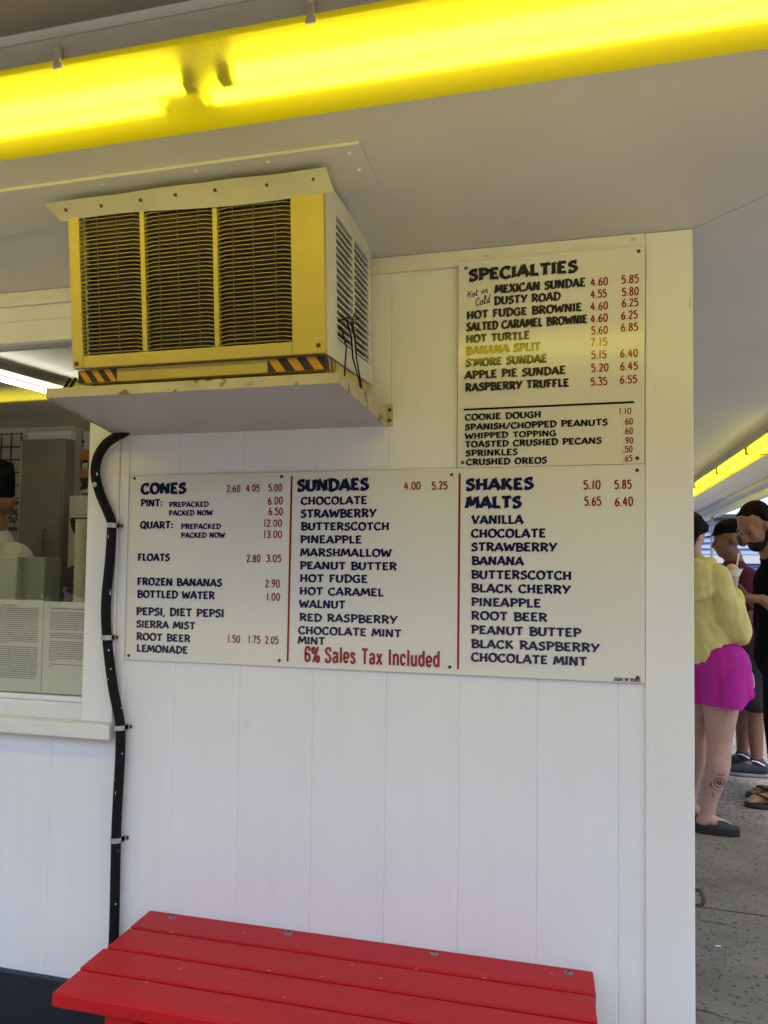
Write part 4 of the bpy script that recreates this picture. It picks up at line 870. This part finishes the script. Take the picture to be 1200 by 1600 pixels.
def wrinkle(m, amp, sc_, seed=0):
    # soft ridges pulled along the cloth, pushed out along the surface normal
    n = [Vector((0, 0, 0)) for _ in m.v]
    for f in m.f:
        a = (m.v[f[1]]-m.v[f[0]]).cross(m.v[f[2]]-m.v[f[0]])
        for i in f: n[i] += a
    out = []
    for p, q_ in zip(m.v, n):
        w_ = Vector((p.x*sc_[0]+seed, p.y*sc_[1], p.z*sc_[2]+.5*p.x*sc_[0])); r = 1-2*abs(mn_.noise(w_)); r2 = mn_.noise(w_*2.3)
        out.append(p+q_.normalized()*amp*(r*.8+r2*.5))
    m.v = out; return m
def folded(center, rings, n=72, waves=9, amp=.05, ph=0, rot=0):
    # cloth tube: rings of (z, rx, ry, fold amount, dx, dy)
    m = MB(); c = Vector(center)
    for z, rx, ry, fo, dx_, dy_ in rings:
        for k in range(n):
            t = 2*math.pi*k/n; f = 1+fo*amp*(math.sin(waves*t+ph)+.5*math.sin(2.3*waves*t+1+z*6))
            x, y = rx*f*math.cos(t), ry*f*math.sin(t)
            m.v.append(Vector((c.x+dx_+x*math.cos(rot)-y*math.sin(rot), c.y+dy_+x*math.sin(rot)+y*math.cos(rot), z)))
    for i in range(len(rings)-1):
        for k in range(n): m.f.append((i*n+k, i*n+(k+1) % n, (i+1)*n+(k+1) % n, (i+1)*n+k))
    return m
SKIN = mat('fair_skin', (.48,.27,.20), .5, .1, 8, .05, 120, spec=.35); SKIN2 = mat('tan_skin', (.30,.155,.095), .48, .12, 8, .05, 120, spec=.35); SKIN3 = mat('brown_skin', (.20,.095,.06), .5, .12, 8, .05, 120, spec=.35)
HAIRD = mat('dark_brown_hair', (.012,.007,.005), .8, .5, 30, .8, 60, stretch=(1,1,.15), spec=.12); HAIRB = mat('black_hair', (.006,.005,.0045), .85, .5, 90, .7, 160, spec=.1)
YELF = mat('yellow_fleece', (.66,.57,.20), .9, .06, 5, .35, 160, spec=.15); PINK = mat('magenta_cotton', (.47,.022,.27), .85, .12, 6, .3, 120, spec=.2)
BLKC = mat('black_cotton', (.006,.006,.007), .9, .3, 9, .3, 90, spec=.08); MAR = mat('maroon_cotton', (.085,.014,.035), .85, .15, 7, .3, 90, spec=.2)
BLKR = mat('black_foam', (.012,.012,.012), .6, .2, 30); NAVC = mat('navy_canvas', (.016,.022,.042), .8, .3, 30, .3, 90); SHRT = mat('charcoal_cotton', (.02,.02,.022), .85, .2, 9)
EYE = mat('eye_white', (.22,.19,.17), .3); IRIS = mat('dark_iris', (.02,.012,.008), .2)
def eyes(q, R, par, s=1.0):
    for sgn in (1, -1):
        e = MB(); e.add(*_ell(q(.079, .034*sgn, .004), (.013*s, .014*s, .010*s), R, 12, 8)); e = e.build('eye', EYE, par, smooth=True)
        i = MB(); i.add(*_ell(q(.0885, .034*sgn, .003), (.0055*s, .0085*s, .0088*s), R, 10, 6)); i.build('iris', IRIS, e, smooth=True)

# woman in the yellow sweatshirt: turned away to the far right, bowl held up in front of her
wm = thing('person', 'woman in yellow hooded sweatshirt, pink shorts and black slides holding up a bowl', 'person', (.98, 2.86, 0), 'customers in the side walkway')
HR = frame(math.radians(42), math.radians(8))
hp_, q = head_parts((.862, 2.852, 1.785), HR, .93)
B = hp_+[('c', (.905, 2.862, 1.56), (.872, 2.858, 1.70), .060, .054),
     ('e', (.99, 2.862, .97), (.135, .14, .12)), ('chain', [(.985, 2.868, 1.0), (.955, 2.875, 1.22), (.94, 2.875, 1.45)], [.135, .118, .11]), ('c', (.985, 2.785, 1.53), (.83, 2.99, 1.53), .055, .055),
     ('chain', [(1.035, 2.80, .93), (1.02, 2.79, .72), (1.012, 2.785, .545), (1.002, 2.768, .40), (.962, 2.775, .22), (.938, 2.775, .105)], [.118, .098, .070, .069, .047, .039]),
     ('e', (1.0, 2.752, .40), (.062, .060, .11)),
     ('chain', [(.935, 2.775, .10), (.915, 2.775, .068)], [.040, .038]), ('chain', [(.935, 2.772, .085), (1.0, 2.768, .07), (1.06, 2.765, .052)], [.036, .034, .026]),
     ('chain', [(.95, 2.93, .93), (.925, 2.95, .72), (.912, 2.96, .545), (.905, 2.955, .40), (.885, 2.96, .22), (.872, 2.96, .105)], [.115, .096, .069, .067, .046, .038]),
     ('chain', [(.868, 2.96, .10), (.850, 2.96, .068)], [.04, .037]), ('chain', [(.868, 2.96, .085), (.94, 2.955, .07), (1.0, 2.95, .05)], [.035, .033, .025]),
     ('chain', [(.995, 2.775, 1.53), (1.10, 2.775, 1.22), (1.130, 2.94, 1.45)], [.055, .046, .030]),
     ('chain', [(.83, 2.99, 1.53), (.84, 3.10, 1.25), (.98, 3.17, 1.40)], [.055, .046, .030])]
B += hand_parts((1.130, 2.946, 1.46), (-.02, .25, 1), (-.1, 1, -.2), .62, .98, 1)
B += hand_parts((.985, 3.172, 1.405), (.8, -.1, .5), (0, -.4, 1), .5, .95, -1)
wb = blob(B, .0085, 4); wbo = wb.build('body', SKIN, wm, smooth=True); eyes(q, HR, wbo, .93)
hair = wrinkle(blob([('e', q(-.022, 0, .062), (.104, .088, .094), HR), ('e', q(-.06, 0, -.01), (.070, .084, .11), HR), ('e', q(-.082, -.01, -.09), (.052, .055, .085), HR), ('chain', [q(-.10, -.02, -.10), q(-.115, -.03, -.17), q(-.10, -.035, -.235)], [.045, .040, .018]),
             ('chain', [q(.06, -.052, .085), q(.035, -.084, .05), q(-.02, -.088, .035), q(-.06, -.085, .0)], [.022, .024, .026, .03])], .007, 3), .005, (45, 45, 12))
hair.build('hair', HAIRD, wm, smooth=True)
hood = [('chain', [(.985, 2.868, 1.035), (.955, 2.875, 1.24), (.935, 2.875, 1.44)], [.172, .150, .135]), ('c', (.985, 2.785, 1.535), (.835, 2.985, 1.535), .070, .070), ('c', (.935, 2.868, 1.48), (.90, 2.862, 1.595), .12, .075),
        ('chain', [(.995, 2.775, 1.53), (1.055, 2.765, 1.36), (1.105, 2.775, 1.205)], [.072, .074, .080]), ('chain', [(1.105, 2.775, 1.205), (1.120, 2.86, 1.32), (1.128, 2.925, 1.42)], [.078, .056, .042]),
        ('chain', [(.83, 2.99, 1.535), (.84, 3.08, 1.26), (.95, 3.16, 1.36)], [.084, .078, .05]),
        ('chain', [(.975, 2.80, 1.612), (.935, 2.765, 1.60), (.88, 2.755, 1.59), (.83, 2.80, 1.59), (.81, 2.86, 1.60)], [.030, .040, .046, .046, .04]), ('e', (.895, 2.735, 1.515), (.080, .045, .085)), ('chain', [(.975, 2.735, 1.50), (.93, 2.705, 1.43), (.87, 2.70, 1.41)], [.018, .024, .020])]
hm = blob(hood, .0095, 3)
def hem(p):
    z0 = .955+.50*(p.x-.89)
    return (p.x, p.y, max(p.z, z0+.003*math.sin(p.x*45+p.y*30)))
wrinkle(wrinkle(hm, .014, (7, 7, 6)), .006, (19, 19, 11), 8).map(hem).build('sweatshirt', YELF, wm, smooth=True)
so = blob([('e', (1.0, 2.86, 1.0), (.175, .185, .16)), ('chain', [(1.035, 2.79, 1.0), (1.048, 2.785, .86), (1.052, 2.782, .74)], [.150, .150, .153]), ('chain', [(.945, 2.935, 1.0), (.930, 2.945, .86), (.925, 2.95, .74)], [.150, .150, .153])], .010, 3)
def drape(p):
    d = max(0, 1.02-p.z)/.26; a = math.atan2(p.y-2.86, p.x-1.0); r = 1+d*(.030*math.sin(9*a+.7)+.016*math.sin(17*a+2))
    return (1.0+(p.x-1.0)*r, 2.86+(p.y-2.86)*r, max(p.z, .762+.008*math.sin(3*a+1)+.95*max(0, p.x-1.10)))
sh_ = wrinkle(so, .007, (14, 14, 4), 3).map(drape).build('shorts', PINK, wm, smooth=True)
MB().tube(spline([(1.165, 2.78, .99), (1.19, 2.77, .955), (1.198, 2.77, .90), (1.192, 2.768, .87)], 5), .006, 8).build('drawstring', mat('pale_pink_cord', (.62,.40,.50), .8), sh_, smooth=True)
def slide_sole(cx, cy, yaw, L=.265, wdt=.105, z0=.006, h=.050, name='slide', par=wm, strap=True, mt=BLKR):
    m = MB(); out = []
    for k in range(28):
        t = 2*math.pi*k/28; x = L/2*math.cos(t); y = wdt/2*math.sin(t)*(1.0+.12*math.cos(t)); y = math.copysign(abs(y/(wdt/2))**.75*wdt/2, y); x = math.copysign(abs(x/(L/2))**.8*L/2, x)
        out.append((cx+x*math.cos(yaw)-y*math.sin(yaw), cy+x*math.sin(yaw)+y*math.cos(yaw)))
    m.prism(out, 2, z0, z0+h); s = m.build(name, mt, par, bev=.006)
    if strap:
        a = MB(); n = 12; f = Vector((math.cos(yaw), math.sin(yaw), 0)); l = Vector((-f.y, f.x, 0))
        for i in range(5):
            u = .01+.085*i/4
            for k in range(n+1):
                t = math.pi*k/n; hgt = (.052-.030*(i/4)**1.5)
                a.v.append(Vector((cx, cy, z0+h*.75))+f*u+l*(wdt*.50-.004*i/4)*math.cos(t)+Vector((0, 0, hgt*math.sin(t)**.7)))
        for i in range(4):
            for k in range(n): a.f.append((i*(n+1)+k, i*(n+1)+k+1, (i+1)*(n+1)+k+1, (i+1)*(n+1)+k))
        a.build('strap', mt, s, smooth=True, fixn=False)
    return s
slide_sole(.985, 2.768, math.radians(-4)); slide_sole(.925, 2.957, math.radians(-3))
# ink on the outer calf
bvh = BVHTree.FromPolygons([tuple(v) for v in wb.v], wb.f)
tm = MB()
def ink(pts, wd):
    P = []
    for x, z in pts:
        h = bvh.ray_cast(Vector((x, 2.3, z)), Vector((0, 1, 0)))
        if h[0]: P.append(h[0]+h[1]*.0015)
    for a, b in zip(P, P[1:]):
        d = (b-a)
        if d.length < 1e-5: continue
        n = d.normalized().cross(Vector((0, 1, 0)))*wd/2; tm.add([a-n, b-n, b+n, a+n], [(0,1,2,3)])
cx, cz = .997, .318
ink([(cx+.027*math.cos(t), cz+.030*math.sin(t)) for t in [k*math.pi/14 for k in range(29)]], .005)
for k in range(6):
    a = k*1.1; ink([(cx+.018*math.cos(a), cz+.018*math.sin(a)), (cx+.004*math.cos(a+1), cz+.006*math.sin(a+1)), (cx+.016*math.cos(a+2), cz+.014*math.sin(a+2))], .0045)
for k in range(5): ink([(.985+.009*k, .362+.004*(k % 2)), (.988+.009*k, .374)], .004)
for k in range(9):
    t = math.radians(200+16*k); ink([(cx+.044*math.cos(t), cz+.046*math.sin(t)), (cx+.054*math.cos(t), cz+.056*math.sin(t))], .0045)
ink([(.955, .315), (.953, .30), (.957, .285)], .006); ink([(.962, .255), (.97, .245), (.96, .235), (.972, .225)], .004)
tm.build('tattoo', mat('tattoo_ink', (.05,.035,.04), .6), wbo, fixn=False)
# the bowl she holds
bw = thing('ice_cream_bowl', 'white plastic bowl of vanilla ice cream with a spoon held by the woman', 'bowl', (1.140, 2.985, 1.530))
m = MB(); m.lathe([(.028, 0), (.031, .003), (.052, .048), (.055, .052), (.050, .050), (.030, .008), (.002, .006)], (1.140, 2.985, 1.530), 24); m.map(lambda p: (p.x, p.y, p.z+(p.x-1.15)*.10)).build('bowl', WHITE, bw, smooth=True)
s = blob([('e', (1.128, 2.98, 1.587), (.033, .034, .030)), ('e', (1.148, 3.0, 1.577), (.030, .030, .024)), ('e', (1.115, 2.99, 1.573), (.022, .03, .02))], .005, 2); s.build('ice_cream', mat('vanilla_ice_cream', (.62,.50,.26), .6, .12, 40, .3, 90), bw, smooth=True)
MB().tube([(1.152, 2.975, 1.57), (1.160, 2.972, 1.625), (1.168, 2.97, 1.685)], [.006, .0045, .0055], 8).build('spoon', WHITE, bw, smooth=True)

# bearded man in black, looking down
mn = thing('person', 'bearded man in black shirt and trousers looking down, in flip flops', 'person', (1.56, 3.52, 0), 'customers in the side walkway')
HR = frame(math.radians(208), math.radians(34))
hp_, q = head_parts((1.385, 3.45, 1.885), HR, 1.12)
B = hp_+[('c', (1.52, 3.52, 1.62), (1.455, 3.49, 1.79), .072, .068), ('e', (1.58, 3.54, 1.0), (.155, .185, .15)), ('chain', [(1.58, 3.54, 1.05), (1.575, 3.54, 1.3), (1.56, 3.53, 1.5)], [.155, .155, .15]), ('c', (1.55, 3.33, 1.58), (1.56, 3.72, 1.58), .075, .075),
     ('chain', [(1.56, 3.44, .98), (1.53, 3.42, .56), (1.55, 3.43, .11)], [.115, .078, .042]), ('chain', [(1.60, 3.64, .98), (1.58, 3.66, .56), (1.61, 3.67, .11)], [.115, .078, .042]),
     ('chain', [(1.55, 3.32, 1.57), (1.53, 3.26, 1.28), (1.37, 3.25, 1.395)], [.062, .052, .034]), ('chain', [(1.56, 3.73, 1.57), (1.52, 3.76, 1.30), (1.38, 3.62, 1.40)], [.062, .052, .034])]
B += [('chain', [(1.555, 3.43, .09), (1.575, 3.43, .06)], [.042, .042]), ('chain', [(1.55, 3.43, .085), (1.45, 3.44, .065), (1.36, 3.445, .05)], [.042, .042, .032]), ('chain', [(1.61, 3.67, .09), (1.55, 3.67, .065), (1.43, 3.68, .05)], [.042, .042, .032])]
for k in range(5):
    B.append(('c', (1.36, 3.445+.018*(k-2), .047), (1.315+.006*abs(k-1), 3.445+.020*(k-2), .042), .0125, .011))
    B.append(('c', (1.43, 3.68+.018*(k-2), .047), (1.385+.006*abs(k-3), 3.68+.020*(k-2), .042), .0125, .011))
B += hand_parts((1.365, 3.25, 1.398), (-1, .12, -.02), (0, .35, 1), .45, 1.05, 1)
B += hand_parts((1.375, 3.615, 1.402), (-1, -.3, .0), (0, -.3, 1), .55, 1.05, -1)
mo = blob(B, .009, 4).build('body', SKIN2, mn, smooth=True); eyes(q, HR, mo, 1.12)
blob([('e', q(-.030, 0, .066), (.112, .092, .097), HR), ('e', q(-.07, 0, .0), (.062, .089, .095), HR), ('chain', [q(.035, .035, .106), q(.040, 0, .110), q(.035, -.035, .106)], [.022, .024, .022]),
      ('c', q(-.035, .080, .02), q(-.015, .078, .055), .020, .022), ('c', q(-.035, -.080, .02), q(-.015, -.078, .055), .020, .022)], .009, 2).build('hair', HAIRB, mn, smooth=True)
blob([('e', q(.056, 0, -.092), (.055, .057, .051), HR), ('chain', [q(-.005, .066, -.035), q(.018, .060, -.070), q(.045, .040, -.098)], [.010, .017, .022]), ('chain', [q(-.005, -.066, -.035), q(.018, -.060, -.070), q(.045, -.040, -.098)], [.010, .017, .022]),
      ('chain', [q(.085, .030, -.075), q(.098, .014, -.056), q(.100, 0, -.054), q(.098, -.014, -.056), q(.085, -.030, -.075)], [.009, .009, .008, .009, .009])], .006, 2).build('beard', mat('short_beard', (.035,.02,.014), .85, .5, 120, .6, 200, spec=.1), mn, smooth=True)
for sg in (1, -1): MB().tube([q(.088, .018*sg, .026), q(.090, .036*sg, .034), q(.074, .058*sg, .026)], [.006, .0065, .003], 8).build('eyebrow', HAIRB, mn, smooth=True)
sp_ = [('chain', [(1.58, 3.54, 1.0), (1.575, 3.54, 1.3), (1.56, 3.53, 1.5)], [.185, .18, .172]), ('c', (1.55, 3.34, 1.575), (1.56, 3.71, 1.575), .092, .092), ('c', (1.54, 3.525, 1.58), (1.515, 3.515, 1.66), .12, .086),
       ('chain', [(1.55, 3.32, 1.575), (1.535, 3.27, 1.37)], [.092, .088]), ('chain', [(1.56, 3.73, 1.575), (1.525, 3.755, 1.37)], [.092, .088])]
wrinkle(blob(sp_, .011, 3), .010, (9, 9, 6), 5).build('shirt', BLKC, mn, smooth=True)
blob([('e', (1.58, 3.54, .99), (.18, .205, .16)), ('chain', [(1.56, 3.44, .96), (1.53, 3.42, .56), (1.54, 3.43, .16)], [.135, .105, .085]), ('chain', [(1.60, 3.64, .96), (1.58, 3.66, .56), (1.60, 3.67, .16)], [.135, .105, .085])], .011, 3).build('trousers', BLKC, mn, smooth=True)
for cx, cy in ((1.452, 3.44), (1.515, 3.675)):
    f = slide_sole(cx, cy, math.pi, .31, .11, .006, .026, 'flip_flop', mn, False)
    MB().tube([(cx-.085, cy, .034), (cx-.075, cy, .088), (cx-.02, cy+.05, .075), (cx+.03, cy+.052, .034)], .009, 8).tube([(cx-.085, cy, .034), (cx-.075, cy, .088), (cx-.02, cy-.05, .075), (cx+.03, cy-.052, .034)], .009, 8).build('strap', BLKR, f, smooth=True)

# older man in maroon with a flat black cap, seen between the other two
m2 = thing('person', 'man in maroon shirt and black cap seen in profile between the other two customers', 'person', (1.56, 4.42, 0), 'customers in the side walkway')
HR = frame(math.radians(183), math.radians(6))
hp_, q = head_parts((1.425, 4.42, 1.845), HR, 1.06)
B = hp_+[('c', (1.50, 4.43, 1.55), (1.45, 4.43, 1.73), .075, .070), ('e', (1.58, 4.44, .98), (.17, .19, .15)), ('chain', [(1.58, 4.44, 1.02), (1.55, 4.44, 1.3), (1.51, 4.44, 1.47)], [.17, .165, .15]), ('c', (1.51, 4.24, 1.55), (1.51, 4.64, 1.55), .075, .075),
     ('chain', [(1.60, 4.34, .95), (1.58, 4.33, .54), (1.60, 4.34, .11)], [.115, .072, .042]), ('chain', [(1.60, 4.54, .95), (1.56, 4.56, .54), (1.55, 4.57, .11)], [.115, .072, .042]),
     ('chain', [(1.51, 4.23, 1.54), (1.52, 4.17, 1.25), (1.34, 4.22, 1.20)], [.06, .05, .035]), ('chain', [(1.51, 4.65, 1.54), (1.50, 4.70, 1.25), (1.36, 4.62, 1.30)], [.06, .05, .035]),
     ('c', (1.60, 4.34, .10), (1.50, 4.34, .06), .042, .038), ('c', (1.55, 4.57, .10), (1.45, 4.57, .06), .042, .038)]
B += hand_parts((1.335, 4.22, 1.20), (-1, .1, .0), (0, .4, 1), .6, 1.0, 1); B += hand_parts((1.355, 4.62, 1.30), (-1, -.3, .1), (0, -.4, 1), .6, 1.0, -1)
mo = blob(B, .010, 4).build('body', SKIN3, m2, smooth=True); eyes(q, HR, mo, 1.06)
cpm = blob([('e', q(-.014, 0, .085), (.118, .094, .085), HR), ('c', q(-.10, 0, .052), q(.06, 0, .052), .055, .055)], .010, 2)
cpo = cpm.map(lambda p: p if ((HR.transposed() @ (Vector(p)-q(0, 0, 0))).z > .045) else q(*( (lambda L: (L.x, L.y, .045))(HR.transposed() @ (Vector(p)-q(0, 0, 0))/1.06)))).build('cap', BLKC, m2, smooth=True)
br = MB(); n = 14
for k in range(n+1):
    t = -math.pi/2+math.pi*k/n
    for zz in (0, .007): br.v.append(q(.065+.115*math.cos(t), .082*math.sin(t), .050+zz-.012*math.cos(t)))
for k in range(n): br.f += [(2*k, 2*k+2, 2*k+3, 2*k+1)]
br.f += [tuple(2*k for k in range(n+1))[::-1], tuple(2*k+1 for k in range(n+1))]
br.build('brim', BLKC, cpo)
blob([('chain', [q(-.06, .072, .02), q(-.09, .04, -.02), q(-.10, 0, -.03), q(-.09, -.04, -.02), q(-.06, -.072, .02)], [.02, .028, .03, .028, .02])], .008, 2).build('hair', mat('grey_hair', (.10,.09,.085), .6, .4, 60), m2, smooth=True)
blob([('chain', [(1.58, 4.44, .98), (1.55, 4.44, 1.3), (1.51, 4.44, 1.47)], [.20, .19, .17]), ('c', (1.51, 4.26, 1.545), (1.51, 4.62, 1.545), .092, .092), ('c', (1.50, 4.435, 1.55), (1.465, 4.43, 1.63), .12, .09), ('chain', [(1.51, 4.23, 1.54), (1.52, 4.18, 1.36)], [.09, .085]), ('chain', [(1.51, 4.65, 1.54), (1.50, 4.69, 1.36)], [.09, .085])], .012, 3).build('shirt', MAR, m2, smooth=True)
blob([('e', (1.58, 4.44, .96), (.19, .205, .15)), ('c', (1.60, 4.34, .93), (1.585, 4.33, .60), .135, .12), ('c', (1.60, 4.54, .93), (1.57, 4.56, .60), .135, .12)], .012, 3).build('shorts', SHRT, m2, smooth=True)
for cx, cy in ((1.60, 4.34), (1.55, 4.57)):
    s_ = blob([('c', (cx+.03, cy, .07), (cx-.10, cy, .055), .058, .048), ('c', (cx-.09, cy, .05), (cx-.17, cy, .042), .05, .038), ('c', (cx+.01, cy, .06), (cx, cy, .12), .055, .052)], .009, 2).build('shoe', NAVC, m2, smooth=True)
    m = MB(); m.prism([(cx+.085, cy-.045), (cx+.085, cy+.045), (cx-.12, cy+.055), (cx-.2, cy+.035), (cx-.215, cy), (cx-.2, cy-.035), (cx-.12, cy-.055)], 2, .006, .028); m.build('sole', mat('grey_rubber', (.16,.16,.17), .7), s_, bev=.004)
    MB().tube([(cx+.04, cy-.056, .10), (cx-.01, cy-.05, .125), (cx-.04, cy-.03, .125)], .005, 6).build('lace', WHITE, s_)

# worker behind the glass
wk = thing('person', 'kitchen worker in tall dark cap and white shirt behind the window glass', 'person', (-2.62, .95, 0))
HR = frame(math.radians(215), math.radians(10))
hp_, q = head_parts((-2.615, .93, 1.80), HR, 1.0)
B = hp_+[('c', (-2.60, .95, 1.55), (-2.605, .94, 1.72), .068, .062), ('chain', [(-2.63, .98, 1.0), (-2.61, .97, 1.25), (-2.60, .96, 1.45)], [.16, .155, .15]), ('c', (-2.45, .88, 1.55), (-2.78, 1.06, 1.55), .07, .07),
     ('chain', [(-2.43, .87, 1.54), (-2.40, .80, 1.28), (-2.55, .66, 1.38)], [.06, .05, .034]), ('chain', [(-2.80, 1.07, 1.54), (-2.86, .98, 1.28), (-2.78, .75, 1.38)], [.06, .05, .034]),
     ('chain', [(-2.57, .95, .97), (-2.57, .94, .55), (-2.57, .96, .1)], [.115, .075, .042]), ('chain', [(-2.70, 1.02, .97), (-2.70, 1.0, .55), (-2.70, 1.02, .1)], [.115, .075, .042]), ('c', (-2.57, .96, .09), (-2.63, .84, .06), .042, .036), ('c', (-2.70, 1.02, .09), (-2.76, .90, .06), .042, .036)]
B += hand_parts((-2.555, .655, 1.385), (-.5, -.8, .1), (0, 0, -1), .5, 1.0, 1); B += hand_parts((-2.777, .745, 1.385), (.2, -.9, .1), (0, 0, -1), .5, 1.0, -1)
mo = blob(B, .010, 4).build('body', SKIN2, wk, smooth=True); eyes(q, HR, mo, 1.0)
m = MB(); m.lathe([(.098, 0), (.102, .01), (.105, .12), (.10, .17), (.06, .185), (.002, .188)], q(-.01, 0, .045), 24, HR @ Vector((-.12, 0, 1))); m.build('cap', BLKC, wk, smooth=True)
blob([('chain', [(-2.63, .98, .95), (-2.61, .97, 1.25), (-2.60, .96, 1.45)], [.19, .185, .17]), ('c', (-2.44, .88, 1.545), (-2.79, 1.06, 1.545), .088, .088), ('c', (-2.60, .955, 1.55), (-2.60, .95, 1.63), .12, .085), ('chain', [(-2.43, .87, 1.54), (-2.405, .81, 1.33)], [.092, .088]), ('chain', [(-2.80, 1.07, 1.54), (-2.855, .99, 1.33)], [.092, .088])], .012, 3).build('shirt', mat('white_cotton', (.60,.57,.50), .85, .06, 7, .3, 90), wk, smooth=True)
blob([('e', (-2.63, .98, .95), (.18, .17, .13)), ('c', (-2.57, .95, .95), (-2.57, .96, .16), .13, .085), ('c', (-2.70, 1.02, .95), (-2.70, 1.02, .16), .13, .085)], .014, 3).build('trousers', SHRT, wk, smooth=True)

# ------------------------------------------------------------------ beyond the walkway
bb = thing('neighbouring_building', 'blue grey clapboard building with a dark eave behind the customers', 'building', (6.0, 14, 0))
m = MB(); z = .01; BLG = mat('blue_grey_clapboard', (.20,.26,.40), .7, .25, 3, .2, 30, stretch=(.3,1,3))
m.box(2.2, 12, 12.05, 16, .01, 2.66)
for i in range(25): m.add([(2.2, 12.0, .06+i*.104), (12, 12.0, .06+i*.104), (12, 12.035, .06+i*.104+.1035), (2.2, 12.035, .06+i*.104+.1035), (2.2, 12.045, .06+i*.104), (12, 12.045, .06+i*.104)], [(0,1,2,3), (0,4,5,1)])
m.build('wall', BLG, bb)
MB().box(2.1, 12.1, 11.9, 16.1, 2.66, 2.73).build('roof', mat('dark_eave', (.03,.032,.04), .8), bb)
MB().box(2.18, 12.02, 11.93, 12.04, 1.88, 2.02).build('trim_band', mat('grey_white_band', (.40,.40,.42), .6, .1, 4), bb)
MB().box(1.972, 2.002, 7.85, 7.9, 0, 2.337).map(lambda p: p).add([], []).build('tmp_post', mat('post_mauve_paint', (.33,.27,.33), .5, .1, 9), None, bev=.004)
po = bpy.data.objects['tmp_post']; po.name = 'awning_post'; po.data.name = 'awning_post'; tag(po, 'slim mauve grey post holding up the far edge of the soffit', 'post')

# unseen belt of trees, added to darken what the glass and gloss paint reflect
tv = MB(); rn = random.Random(21)
for i in range(34):
    cx = -46+2.75*i+rn.uniform(-1, 1); cy = -30+rn.uniform(-2, 2); hh = rn.uniform(9.0, 11.5)
    tv.tube([(cx, cy, 0), (cx+.1, cy, hh*.5), (cx, cy, hh*.85)], [.28, .2, .06], 7)
    for k in range(700):
        a = rn.uniform(0, 6.283); e = rn.uniform(-1, 1); rr = rn.uniform(.55, 1)**.5
        p = Vector((cx+3.4*rr*math.cos(a)*math.sqrt(1-e*e), cy+2.0*rr*math.sin(a)*math.sqrt(1-e*e), hh*.52+hh*.48*e*rr))
        d1 = Vector((rn.uniform(-1, 1), rn.uniform(-1, 1), rn.uniform(-1, 1))).normalized()*.42; d2 = d1.cross(Vector((rn.uniform(-1, 1), rn.uniform(-1, 1), 1))).normalized()*.34
        tv.quad(p-d1-d2, p+d1-d2, p+d1+d2, p-d1+d2)
tr = tv.build('unseen_trees', mat('tree_foliage', (.05,.075,.03), .7, .4, 2), fixn=False); tr['kind'] = 'stuff'
tag(tr, 'unseen belt of trees added behind the camera to darken reflections', 'trees')
